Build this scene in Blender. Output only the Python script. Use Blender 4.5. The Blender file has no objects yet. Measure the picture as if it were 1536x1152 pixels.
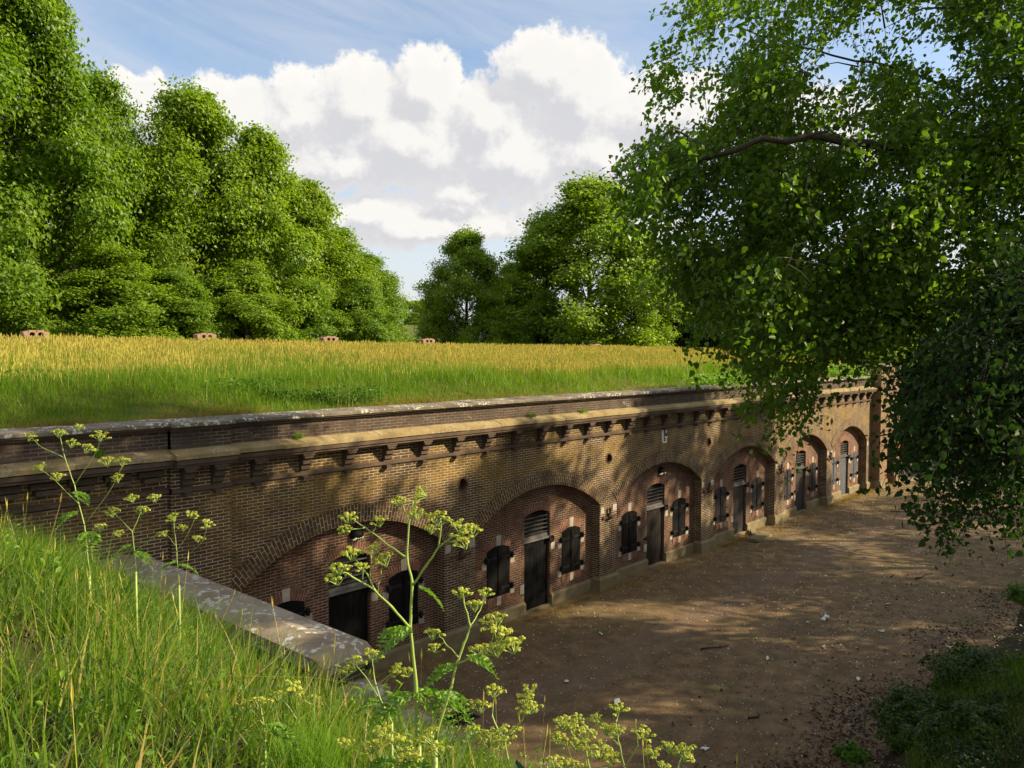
import bpy, bmesh, math, random
import numpy as np
from mathutils import Vector, Matrix
rad = math.radians
S = bpy.context.scene
COL = S.collection
random.seed(7)

# ---------------------------------------------------------------- camera
CAMP = np.array([0.0, -13.0, 6.75]); FPX = 1200.0
YAW, PITCH, ROLL = rad(41.77), rad(-2.32), rad(-0.12)
cy, sy, cp, sp = math.cos(YAW), math.sin(YAW), math.cos(PITCH), math.sin(PITCH)
FW = np.array([cy*cp, sy*cp, sp]); RT = np.array([sy, -cy, 0.0]); UP = np.cross(RT, FW)
cam_data = bpy.data.cameras.new('camera'); cam = bpy.data.objects.new('camera', cam_data); COL.objects.link(cam)
cam_data.sensor_width = 36.0; cam_data.lens = FPX/1536*36; cam_data.clip_start = 0.05; cam_data.clip_end = 3000
m3 = Matrix(((RT[0], UP[0], -FW[0]), (RT[1], UP[1], -FW[1]), (RT[2], UP[2], -FW[2])))
cam.matrix_world = Matrix.Translation(CAMP.tolist()) @ m3.to_4x4() @ Matrix.Rotation(-ROLL, 4, 'Z')
S.camera = cam

def at(u, v, depth):
    """photo pixel + distance along the view axis -> world point"""
    a, b = (u-768)/FPX, -(v-576)/FPX
    c, s = math.cos(ROLL), math.sin(ROLL); a, b = a*c-b*s, a*s+b*c
    return CAMP + depth*(FW + a*RT + b*UP)

# ---------------------------------------------------------------- sun, sky, exposure
SUN_AZ, SUN_EL = rad(-48), rad(29)      # azimuth measured from +x
sd = np.array([math.cos(SUN_AZ)*math.cos(SUN_EL), math.sin(SUN_AZ)*math.cos(SUN_EL), math.sin(SUN_EL)])
sl = bpy.data.lights.new('sun', 'SUN'); sl.energy = 5.0; sl.angle = rad(0.53); sl.color = (1.0, 0.82, 0.55)
so = bpy.data.objects.new('sun', sl); COL.objects.link(so)
so.rotation_euler = Vector(sd.tolist()).to_track_quat('Z', 'Y').to_euler(); so.location = (30, -30, 40)
S.view_settings.view_transform = 'Standard'; S.view_settings.look = 'None'
S.view_settings.exposure = 1.0; S.view_settings.gamma = 1.0
S.cycles.max_bounces = 8; S.cycles.transparent_max_bounces = 8
S.cycles.diffuse_bounces = 3; S.cycles.glossy_bounces = 2; S.cycles.transmission_bounces = 4
S.cycles.sample_clamp_indirect = 4.0

class NT:
    def __init__(s, tree): s.t = tree; s.n = tree.nodes; s.l = tree.links
    def new(s, typ, **kw):
        n = s.n.new(typ)
        for k, v in kw.items(): setattr(n, k, v)
        return n
    def put(s, sock, v):
        if isinstance(v, bpy.types.NodeSocket): s.l.new(v, sock)
        elif v is not None: sock.default_value = v
    def math(s, op, a, b=None, c=None, clamp=False):
        n = s.new('ShaderNodeMath', operation=op, use_clamp=clamp)
        s.put(n.inputs[0], a)
        if b is not None: s.put(n.inputs[1], b)
        if c is not None: s.put(n.inputs[2], c)
        return n.outputs[0]
    def vmath(s, op, a, b=None):
        n = s.new('ShaderNodeVectorMath', operation=op); s.put(n.inputs[0], a)
        if b is not None: s.put(n.inputs[1], b)
        return n.outputs[1] if op in ('LENGTH', 'DOT_PRODUCT') else n.outputs[0]
    def mix(s, f, a, b, blend='MIX'):
        n = s.new('ShaderNodeMix', data_type='RGBA', blend_type=blend)
        s.put(n.inputs[0], f)
        for k, v in ((6, a), (7, b)):
            if isinstance(v, (tuple, list)) and len(v) == 3: v = (*v, 1)
            s.put(n.inputs[k], v)
        return n.outputs[2]
    def ramp(s, f, lo, hi):
        n = s.new('ShaderNodeMapRange', interpolation_type='SMOOTHSTEP'); s.put(n.inputs[0], f)
        s.put(n.inputs[1], lo); s.put(n.inputs[2], hi); return n.outputs[0]
    def noise(s, vec, scale, detail=4, rough=0.55, dist=0.0):
        n = s.new('ShaderNodeTexNoise'); s.put(n.inputs['Vector'], vec); n.inputs['Scale'].default_value = scale
        n.inputs['Detail'].default_value = detail; n.inputs['Roughness'].default_value = rough; n.inputs['Distortion'].default_value = dist
        return n.outputs['Fac']
    def comb(s, x, y, z=0.0):
        n = s.new('ShaderNodeCombineXYZ'); s.put(n.inputs[0], x); s.put(n.inputs[1], y); s.put(n.inputs[2], z); return n.outputs[0]
    def sep(s, v):
        n = s.new('ShaderNodeSeparateXYZ'); s.put(n.inputs[0], v); return n.outputs

# clouds live in (azimuth, elevation) of the sky, radians relative to a fixed compass bearing
def azel(u, v):
    d = at(u, v, 1.0) - CAMP; d /= np.linalg.norm(d)
    return math.atan2(d @ RT, d @ np.array([cy, sy, 0.0])), math.asin(d[2])
PXR = 1/FPX
CL = [(455,170,62,62),(540,165,100,70),(640,140,62,62),(610,215,180,75),(735,185,70,72),(810,110,80,62),(870,140,85,85),
      (905,225,110,80),(770,240,160,70),(990,170,150,60),(205,160,62,52),(355,185,108,66),(420,195,50,50),(330,250,200,60),
      (520,245,130,34),(560,320,105,30),(700,288,72,26),(870,290,120,32),(640,345,160,22),(1230,210,170,70),(620,330,260,40),(880,340,180,36)]
grp = bpy.data.node_groups.new('cloud_density', 'ShaderNodeTree')
grp.interface.new_socket('P', in_out='INPUT', socket_type='NodeSocketVector')
grp.interface.new_socket('D', in_out='OUTPUT', socket_type='NodeSocketFloat')
g = NT(grp); gi = g.new('NodeGroupInput'); go = g.new('NodeGroupOutput')
wv = g.new('ShaderNodeTexNoise'); g.put(wv.inputs['Vector'], gi.outputs[0]); wv.inputs['Scale'].default_value = 19; wv.inputs['Detail'].default_value = 8; wv.inputs['Roughness'].default_value = 0.6
off = g.vmath('SUBTRACT', wv.outputs['Color'], (0.5, 0.5, 0.5)); off = g.vmath('MULTIPLY', off, (0.07, 0.06, 0))
pp = g.vmath('ADD', gi.outputs[0], off)
acc = None
for (u, v, ru, rv) in CL:
    a, e = azel(u, v)
    q = g.vmath('SUBTRACT', pp, (a, e, 0)); q = g.vmath('MULTIPLY', q, (1/(ru*PXR), 1/(rv*PXR), 0))
    d = g.math('SUBTRACT', 1.0, g.vmath('LENGTH', q))
    acc = d if acc is None else g.math('SMOOTH_MAX', acc, d, 0.18)
far = g.noise(g.vmath('MULTIPLY', gi.outputs[0], (1, 1.6, 1)), 3.1, 5)
azx = g.sep(gi.outputs[0])
side = g.ramp(g.math('ABSOLUTE', azx[0]), 0.55, 0.8)
fill_clouds = g.math('MULTIPLY', g.math('SUBTRACT', far, 0.41), 3.0)  # unseen clouds outside the view, added to whiten the ambient light
acc = g.math('MAXIMUM', acc, g.math('SUBTRACT', fill_clouds, g.math('MULTIPLY', g.math('SUBTRACT', 1.0, side), 9.0)))
fb = g.noise(gi.outputs[0], 32, 9, 0.66); acc = g.math('ADD', acc, g.math('MULTIPLY', g.math('SUBTRACT', fb, 0.5), 0.95))
g.l.new(acc, go.inputs[0])

W = bpy.data.worlds.new('World'); S.world = W; W.use_nodes = True
w = NT(W.node_tree); w.n.clear()
tc = w.new('ShaderNodeTexCoord').outputs['Generated']
dR = w.vmath('DOT_PRODUCT', tc, (sy, -cy, 0)); dF = w.vmath('DOT_PRODUCT', tc, (cy, sy, 0))
el = w.math('ARCSINE', w.sep(tc)[2]); az = w.math('ARCTAN2', dR, dF)
P = w.comb(az, el, 0)
def dens(vec):
    n = w.new('ShaderNodeGroup'); n.node_tree = grp; w.put(n.inputs[0], vec); return n.outputs[0]
D0 = dens(P); D1 = dens(w.vmath('ADD', P, (0.020, 0.026, 0)))
sky = w.new('ShaderNodeTexSky', sky_type='NISHITA'); sky.sun_disc = False
sky.sun_elevation = SUN_EL; sky.sun_rotation = math.pi/2 - SUN_AZ; sky.air_density = 1.0; sky.dust_density = 1.2; sky.ozone_density = 1.0
b_sky = w.new('ShaderNodeBackground'); b_sky.inputs[1].default_value = 0.105
cir = w.noise(w.vmath('MULTIPLY', w.vmath('ADD', P, w.comb(0, w.math('MULTIPLY', az, 0.25), 0)), (2.2, 11, 1)), 1.6, 8, 0.62, 0.6)
cirm = w.math('MULTIPLY', w.ramp(cir, 0.22, 0.85), 0.55)
hz = w.math('SUBTRACT', 1.0, w.ramp(el, 0.0, 0.34))
veil = w.math('MAXIMUM', cirm, w.math('MULTIPLY', hz, 0.92))
w.put(b_sky.inputs[0], sky.outputs[0])
b_veil = w.new('ShaderNodeBackground'); b_veil.inputs[0].default_value = (0.86, 0.88, 0.92, 1); b_veil.inputs[1].default_value = 0.46
ms = w.new('ShaderNodeMixShader'); w.put(ms.inputs[0], veil); w.l.new(b_sky.outputs[0], ms.inputs[1]); w.l.new(b_veil.outputs[0], ms.inputs[2])
lit = w.ramp(w.math('SUBTRACT', D0, D1), -0.25, 0.36)
thin = w.math('SUBTRACT', 1.0, w.ramp(D0, 0.0, 0.55))
lit = w.math('ADD', w.math('MULTIPLY', lit, 0.85), w.math('MULTIPLY', thin, 0.22), clamp=True)
ccol = w.mix(lit, (0.68, 0.675, 0.70), (1.0, 0.965, 0.905))
b_cl = w.new('ShaderNodeBackground'); w.put(b_cl.inputs[0], ccol); b_cl.inputs[1].default_value = 0.52
ms2 = w.new('ShaderNodeMixShader'); w.put(ms2.inputs[0], w.math('MULTIPLY', w.ramp(D0, -0.04, 0.20), 0.95)); w.l.new(ms.outputs[0], ms2.inputs[1]); w.l.new(b_cl.outputs[0], ms2.inputs[2])
wo = w.new('ShaderNodeOutputWorld'); w.l.new(ms2.outputs[0], wo.inputs[0])

# ---------------------------------------------------------------- materials
MATS = {}
def material(name, build):
    if name in MATS: return MATS[name]
    m = bpy.data.materials.new(name); m.use_nodes = True; t = NT(m.node_tree); t.n.clear()
    out = t.new('ShaderNodeOutputMaterial'); sh = build(t); t.l.new(sh, out.inputs[0]); MATS[name] = m; return m
def principled(t, col, rough=0.85, bump=None, bdist=0.01, bstr=0.6, spec=0.3, metal=0.0):
    p = t.new('ShaderNodeBsdfPrincipled')
    if isinstance(col, (tuple, list)) and len(col) == 3: col = (*col, 1)
    t.put(p.inputs['Base Color'], col); t.put(p.inputs['Roughness'], rough); t.put(p.inputs['Specular IOR Level'], spec); p.inputs['Metallic'].default_value = metal
    if bump is not None:
        b = t.new('ShaderNodeBump'); b.inputs['Strength'].default_value = bstr; b.inputs['Distance'].default_value = bdist
        t.put(b.inputs['Height'], bump); t.l.new(b.outputs[0], p.inputs['Normal'])
    return p.outputs[0]
def pos(t): return t.new('ShaderNodeTexCoord').outputs['Object']

def brick_mat(name, c1, c2, mortar, moss=0.0, uv=False, white=0.0, bw=0.21, rh=0.059):
    def build(t):
        p = pos(t); s = t.sep(p)
        if uv: vec = t.new('ShaderNodeTexCoord').outputs['UV']
        else:
            nx = t.math('ABSOLUTE', t.sep(t.new('ShaderNodeNewGeometry').outputs['Normal'])[0])
            f = t.math('GREATER_THAN', nx, 0.7)
            xx = t.math('ADD', t.math('MULTIPLY', s[0], t.math('SUBTRACT', 1.0, f)), t.math('MULTIPLY', s[1], f))
            vec = t.comb(xx, s[2], 0)
        wob = t.noise(p, 1.3, 3); vec = t.vmath('ADD', vec, t.comb(0, t.math('MULTIPLY', t.math('SUBTRACT', wob, 0.5), 0.02), 0))
        b = t.new('ShaderNodeTexBrick', offset=0.5, squash=1.0); t.put(b.inputs['Vector'], vec)
        b.inputs['Scale'].default_value = 1.0; b.inputs['Brick Width'].default_value = bw; b.inputs['Row Height'].default_value = rh
        b.inputs['Mortar Size'].default_value = 0.0075; b.inputs['Mortar Smooth'].default_value = 0.25; b.inputs['Bias'].default_value = -0.1
        b.inputs['Color1'].default_value = (0, 0, 0, 1); b.inputs['Color2'].default_value = (1, 1, 1, 1); b.inputs['Mortar'].default_value = (0.5, 0.5, 0.5, 1)
        col = t.mix(b.outputs['Color'], c1, c2)
        patch = t.ramp(t.noise(p, 0.9, 5, 0.6), 0.35, 0.68)
        col = t.mix(t.math('MULTIPLY', patch, 0.55), col, tuple(x*0.5 for x in c1))
        fine = t.noise(p, 38, 4, 0.7); col = t.mix(t.math('MULTIPLY', fine, 0.5), col, tuple(x*1.5 for x in c2))
        if moss:
            z = s[2]
            zm = t.math('MULTIPLY', t.ramp(z, 2.3, 3.5), t.math('SUBTRACT', 1.0, t.ramp(z, 4.3, 5.2)))
            mm = t.math('MULTIPLY', t.ramp(t.noise(t.vmath('MULTIPLY', p, (0.35, 0.35, 0.8)), 1.7, 6, 0.65), 0.38, 0.62), zm)
            mm = t.math('MULTIPLY', mm, t.ramp(t.noise(p, 17, 3), 0.3, 0.62))
            col = t.mix(t.math('MULTIPLY', mm, moss), col, (0.210, 0.128, 0.022)); mossf = mm
        mcol = t.mix(t.ramp(t.noise(p, 2.3, 4), 0.35, 0.7), mortar, tuple(x*0.35 for x in mortar))
        if moss: mcol = t.mix(t.math('MULTIPLY', mossf, 0.45), mcol, (0.24, 0.17, 0.05))
        col = t.mix(b.outputs['Fac'], col, mcol)
        if white:
            wm = t.math('MULTIPLY', t.ramp(t.noise(t.vmath('MULTIPLY', p, (1, 1, 2.2)), 1.5, 4), 0.56, 0.7), t.ramp(t.noise(p, 30, 3, 0.7), 0.52, 0.62))
            col = t.mix(t.math('MULTIPLY', wm, white), col, (0.5, 0.47, 0.43))
        h = t.math('ADD', t.math('MULTIPLY', t.math('SUBTRACT', 1.0, b.outputs['Fac']), 1.0), t.math('MULTIPLY', fine, 0.5))
        return principled(t, col, 0.9, h, 0.006, 0.8, 0.25)
    return material(name, build)

BRICK = brick_mat('brown_brick', (0.026, 0.018, 0.012), (0.120, 0.068, 0.033), (0.54, 0.46, 0.32), moss=1.0)
BRICK_RED = brick_mat('red_brick', (0.040, 0.021, 0.014), (0.140, 0.060, 0.031), (0.36, 0.29, 0.22), white=0.5)
BRICK_DARK = brick_mat('sooty_brick', (0.035, 0.027, 0.022), (0.085, 0.058, 0.042), (0.20, 0.17, 0.14), white=0.6)
BRICK_ARCH = brick_mat('arch_brick', (0.045, 0.029, 0.016), (0.125, 0.075, 0.035), (0.52, 0.43, 0.28), uv=True, bw=0.19, rh=0.078)
BRICK_SOLD = brick_mat('soldier_brick', (0.10, 0.040, 0.024), (0.23, 0.088, 0.045), (0.36, 0.29, 0.23), uv=True)
BRICK_FAR = brick_mat('ochre_brick', (0.10, 0.062, 0.035), (0.21, 0.125, 0.062), (0.36, 0.29, 0.2))

def stone(name, c1, c2, lichen=0.0, sc=1.0, lcol=(0.50, 0.49, 0.44), lsc=15):
    return stone_(name, c1, c2, lichen, sc, lcol, lsc)
def stone_(name, c1, c2, lichen, sc, lcol, lsc):
    def build(t):
        p = pos(t); n = t.noise(p, 2.2*sc, 6, 0.65); f = t.noise(p, 45*sc, 4, 0.7)
        col = t.mix(t.ramp(n, 0.3, 0.7), c1, c2); col = t.mix(t.math('MULTIPLY', f, 0.35), col, tuple(x*0.45 for x in c1))
        if lichen:
            v = t.new('ShaderNodeTexVoronoi', feature='F1'); t.put(v.inputs['Vector'], t.vmath('ADD', p, t.comb(t.math('MULTIPLY', t.noise(p, 9, 3), 0.13), t.math('MULTIPLY', t.noise(p, 11, 3), 0.13), 0)))
            v.inputs['Scale'].default_value = lsc*sc; v.inputs['Randomness'].default_value = 1
            th = t.math('MULTIPLY', t.ramp(t.noise(p, 2.6*sc, 3), 0.32, 0.66), 0.52)
            lm = t.math('SUBTRACT', 1.0, t.ramp(v.outputs['Distance'], t.math('SUBTRACT', th, 0.05), th))
            col = t.mix(t.math('MULTIPLY', lm, lichen), col, lcol)
            col = t.mix(t.math('MULTIPLY', t.ramp(t.noise(p, 4*sc, 5), 0.56, 0.7), 0.5), col, (0.19, 0.14, 0.03))
        return principled(t, col, 0.92, t.math('ADD', f, n), 0.008, 0.7, 0.2)
    return material(name, build)
STONE_COPING = stone('lichen_coping', (0.12, 0.105, 0.08), (0.22, 0.195, 0.15), 0.9)
STONE_WING = stone('lichen_slab', (0.23, 0.18, 0.125), (0.36, 0.30, 0.22), 0.9, 1.0, (0.52, 0.51, 0.48), 11)
STONE_LEDGE = stone('ochre_ledge', (0.25, 0.19, 0.085), (0.36, 0.285, 0.15), 0.25)
STONE_PLINTH = stone('sandy_plinth', (0.19, 0.155, 0.085), (0.27, 0.22, 0.13))
STONE_PALE = stone('pale_block', (0.36, 0.32, 0.26), (0.48, 0.44, 0.37))
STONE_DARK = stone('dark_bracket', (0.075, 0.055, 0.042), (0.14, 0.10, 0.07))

def paint(name, c, rough=0.55, boards=0.14, spec=0.4):
    def build(t):
        p = pos(t); s = t.sep(p)
        fr = t.math('FRACT', t.math('DIVIDE', s[0], boards)); gv = t.math('ABSOLUTE', t.math('SUBTRACT', fr, 0.5))
        gr = t.ramp(gv, 0.44, 0.5)
        st = t.noise(t.vmath('MULTIPLY', p, (18, 18, 0.9)), 2.0, 5, 0.6)
        col = t.mix(t.ramp(st, 0.35, 0.75), tuple(x*0.6 for x in c), tuple(min(1, x*1.7) for x in c)); col = t.mix(gr, col, tuple(x*0.25 for x in c))
        return principled(t, col, rough, t.math('SUBTRACT', t.math('MULTIPLY', st, 0.2), gr), 0.008, 0.7, spec)
    return material(name, build)
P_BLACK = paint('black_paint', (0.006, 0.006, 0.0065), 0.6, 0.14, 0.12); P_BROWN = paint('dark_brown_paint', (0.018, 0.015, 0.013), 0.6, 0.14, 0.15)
P_LIT_GREY = paint('faded_sunlit_grey_paint', (0.030, 0.027, 0.026), 0.6, 0.14, 0.2); P_LIT_BLUE = paint('faded_sunlit_blue_grey_paint', (0.085, 0.098, 0.12), 0.6, 0.14, 0.2)  # same dark paint as the near bays, faded, with sunlight put into the colour
def plain(name, c, rough=0.6, var=0.35, sc=12, spec=0.4, metal=0.0):
    def build(t):
        p = pos(t); n = t.noise(p, sc, 5, 0.6)
        return principled(t, t.mix(n, tuple(x*(1-var) for x in c), tuple(min(1, x*(1+var)) for x in c)), rough, n, 0.003, 0.4, spec, metal)
    return material(name, build)
IRON = plain('black_iron', (0.014, 0.013, 0.013), 0.55, 0.35, 12, 0.2); RUST = plain('rusty_iron', (0.075, 0.040, 0.025), 0.8)
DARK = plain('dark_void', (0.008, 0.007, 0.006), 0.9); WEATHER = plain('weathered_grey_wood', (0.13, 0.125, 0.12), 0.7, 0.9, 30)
WHITE = plain('white_paint', (0.78, 0.78, 0.76), 0.5, 0.08)
SLAT = plain('grey_slat', (0.075, 0.077, 0.08), 0.45)
def lampglass(t):
    p = t.new('ShaderNodeBsdfPrincipled'); p.inputs['Base Color'].default_value = (0.55, 0.50, 0.28, 1); p.inputs['Emission Color'].default_value = (1, 0.92, 0.5, 1); p.inputs['Emission Strength'].default_value = 0.25; p.inputs['Roughness'].default_value = 0.3
    return p.outputs[0]
LAMPGLASS = material('lamp_glass', lampglass)

def foliage(name, c1, c2, trans=0.45, gloss=0.12, c3=None, rough=0.45, bright=1.0, patch=0.35, tint=(1.5, 1.65, 0.7)):
    """leaf cards: rnd = per-leaf value, tip = along-blade value"""
    def build(t):
        r = t.new('ShaderNodeAttribute', attribute_name='rnd').outputs['Fac']
        col = t.mix(r, c1, c2)
        if c3 is not None: col = t.mix(t.ramp(r, 0.80, 0.97), col, c3)
        pn = t.noise(pos(t), patch, 3); col = t.mix(t.math('MULTIPLY', t.ramp(pn, 0.35, 0.7), 0.28), col, tuple(x*0.55 for x in c1))
        d = t.new('ShaderNodeBsdfDiffuse'); t.put(d.inputs[0], col)
        tr = t.new('ShaderNodeBsdfTranslucent'); t.put(tr.inputs[0], t.mix(1.0, col, tuple(x*bright for x in tint), 'MULTIPLY'))
        m = t.new('ShaderNodeMixShader'); m.inputs[0].default_value = trans; t.l.new(d.outputs[0], m.inputs[1]); t.l.new(tr.outputs[0], m.inputs[2])
        gl = t.new('ShaderNodeBsdfGlossy'); gl.inputs['Roughness'].default_value = rough; gl.inputs[0].default_value = (0.8, 0.85, 0.8, 1)
        fr = t.new('ShaderNodeFresnel'); fr.inputs[0].default_value = 1.4
        m2 = t.new('ShaderNodeMixShader'); t.put(m2.inputs[0], t.math('MULTIPLY', fr.outputs[0], gloss*2)); t.l.new(m.outputs[0], m2.inputs[1]); t.l.new(gl.outputs[0], m2.inputs[2])
        return m2.outputs[0]
    return material(name, build)
LEAF_OAK = foliage('oak_leaf', (0.082, 0.165, 0.012), (0.190, 0.300, 0.024), 0.52, 0.03, (0.30, 0.36, 0.03), 0.5, 1.0, 0.35, (1.6, 1.7, 0.65))
LEAF_FAR = foliage('linden_leaf', (0.108, 0.195, 0.012), (0.232, 0.335, 0.024), 0.52, 0.03, (0.34, 0.39, 0.035), 0.5, 1.0, 0.35, (1.6, 1.7, 0.65))
LEAF_DARK = foliage('shaded_oak_leaf', (0.014, 0.036, 0.009), (0.032, 0.068, 0.014), 0.32, 0.02, None, 0.6)  # darkened oak leaf for shaded trees, shade put into the colour
LEAF_POP = foliage('poplar_leaf', (0.060, 0.130, 0.011), (0.130, 0.225, 0.020), 0.48, 0.025, (0.18, 0.26, 0.03))
LEAF_SHADE = foliage('shade_leaf', (0.035, 0.070, 0.010), (0.07, 0.125, 0.016), 0.35, 0.03)  # leaf green darkened, shade put into the colour
GRASS_BANK = foliage('bank_grass', (0.055, 0.135, 0.012), (0.210, 0.290, 0.030), 0.42, 0.07, (0.44, 0.35, 0.13), 0.4, 1.0, 0.9)
GRASS_ROOF = foliage('meadow_grass', (0.080, 0.185, 0.014), (0.25, 0.32, 0.030), 0.42, 0.03, (0.46, 0.39, 0.09), 0.5, 1.0, 0.35)
SEED = foliage('seed_head', (0.48, 0.43, 0.10), (0.68, 0.60, 0.18), 0.35, 0.0, (0.30, 0.21, 0.08), 0.5, 1.0, 0.5, (1.1, 1.05, 0.75))
DRY = foliage('dry_grass', (0.22, 0.145, 0.05), (0.36, 0.255, 0.10), 0.3, 0.0)
UMBEL = foliage('umbel_green', (0.34, 0.40, 0.05), (0.56, 0.58, 0.11), 0.4, 0.02, None, 0.5, 1.0, 0.5, (1.1, 1.15, 0.8))
HSTEM = plain('plant_stem', (0.26, 0.36, 0.08), 0.5, 0.25, 8)
LEAF_HOG = foliage('hogweed_leaf', (0.10, 0.22, 0.02), (0.20, 0.33, 0.04), 0.45, 0.03)
LEAF_BROAD = foliage('broad_leaf', (0.020, 0.060, 0.022), (0.045, 0.11, 0.040), 0.25, 0.2)
LITTER = foliage('dead_leaf', (0.055, 0.030, 0.017), (0.15, 0.085, 0.045), 0.1, 0.06)
PETAL = foliage('petal', (0.42, 0.38, 0.30), (0.62, 0.58, 0.50), 0.2, 0.0)
NETTLE = foliage('nettle_leaf', (0.055, 0.135, 0.014), (0.11, 0.21, 0.024), 0.42, 0.02)
def bark(name, c1, c2):
    def build(t):
        p = pos(t); n = t.noise(t.vmath('MULTIPLY', p, (6, 6, 1.3)), 3.0, 6, 0.65)
        return principled(t, t.mix(n, c1, c2), 0.9, n, 0.03, 0.9, 0.2)
    return material(name, build)
BARK = bark('brown_bark', (0.020, 0.016, 0.012), (0.070, 0.056, 0.042)); BARK_PALE = bark('pale_bark', (0.18, 0.15, 0.07), (0.33, 0.28, 0.17))

def courtyard(t):
    p = pos(t); big = t.noise(p, 0.35, 5, 0.6, 0.5); mid = t.noise(p, 2.2, 6, 0.65); fine = t.noise(p, 30, 5, 0.75); grit = t.noise(p, 110, 3, 0.7)
    b = t.new('ShaderNodeTexBrick', offset=0.5); t.put(b.inputs['Vector'], p); b.inputs['Scale'].default_value = 1
    b.inputs['Brick Width'].default_value = 0.2; b.inputs['Row Height'].default_value = 0.10; b.inputs['Mortar Size'].default_value = 0.007; b.inputs['Mortar Smooth'].default_value = 0.3
    b.inputs['Color1'].default_value = (0.120, 0.070, 0.040, 1); b.inputs['Color2'].default_value = (0.185, 0.105, 0.056, 1); b.inputs['Mortar'].default_value = (0.085, 0.058, 0.034, 1)
    dirt = t.mix(t.ramp(mid, 0.3, 0.7), (0.095, 0.066, 0.034), (0.225, 0.156, 0.078))
    dm = t.ramp(t.math('ADD', t.math('MULTIPLY', big, 0.6), t.math('MULTIPLY', mid, 0.4)), 0.40, 0.58)
    nearw = t.ramp(t.sep(p)[0], 14, 26); dm = t.math('MAXIMUM', t.math('ADD', t.math('MULTIPLY', dm, 0.4), 0.52), nearw)
    col = t.mix(dm, b.outputs['Color'], dirt)
    col = t.mix(t.math('MULTIPLY', t.ramp(t.noise(p, 0.8, 5, 0.7), 0.52, 0.70), 0.75), col, (0.085, 0.088, 0.024))
    yl = t.sep(p)[1]
    track = t.math('SUBTRACT', 1.0, t.ramp(t.math('ABSOLUTE', t.math('ADD', yl, t.math('ADD', 3.1, t.math('MULTIPLY', t.math('SUBTRACT', big, 0.5), 1.5)))), 0.25, 0.8)); col = t.mix(t.math('MULTIPLY', track, 0.4), col, (0.17, 0.115, 0.085))
    edge = t.math('MULTIPLY', t.ramp(yl, -1.3, -0.1), t.ramp(mid, 0.36, 0.6)); col = t.mix(t.math('MULTIPLY', edge, 0.65), col, (0.20, 0.14, 0.05))
    col = t.mix(t.math('MULTIPLY', t.ramp(fine, 0.46, 0.70), 0.7), col, (0.050, 0.036, 0.020))
    col = t.mix(t.math('MULTIPLY', t.ramp(grit, 0.58, 0.70), 0.75), col, (0.34, 0.27, 0.18))
    return principled(t, col, 0.92, t.math('ADD', fine, t.math('ADD', t.math('MULTIPLY', grit, 0.5), t.math('MULTIPLY', t.math('MULTIPLY', b.outputs['Fac'], t.math('SUBTRACT', 1.0, dm)), -0.8))), 0.010, 0.55, 0.2)
COURT = material('courtyard_paving', courtyard)
def soil(name, c1, c2, c3):
    def build(t):
        p = pos(t); n = t.noise(p, 1.2, 6, 0.7); f = t.noise(p, 25, 5, 0.7)
        col = t.mix(t.ramp(n, 0.3, 0.7), c1, c2); col = t.mix(t.ramp(f, 0.45, 0.7), col, c3)
        return principled(t, col, 0.95, f, 0.03, 0.8, 0.1)
    return material(name, build)
SOIL_BANK = soil('bank_soil', (0.020, 0.022, 0.010), (0.040, 0.036, 0.016), (0.065, 0.046, 0.024))
SOIL_ROOF = soil('roof_soil', (0.075, 0.090, 0.02), (0.12, 0.11, 0.035), (0.08, 0.12, 0.02))
SOIL_FAR = soil('far_ground', (0.06, 0.09, 0.022), (0.10, 0.12, 0.03), (0.12, 0.11, 0.045))

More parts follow.
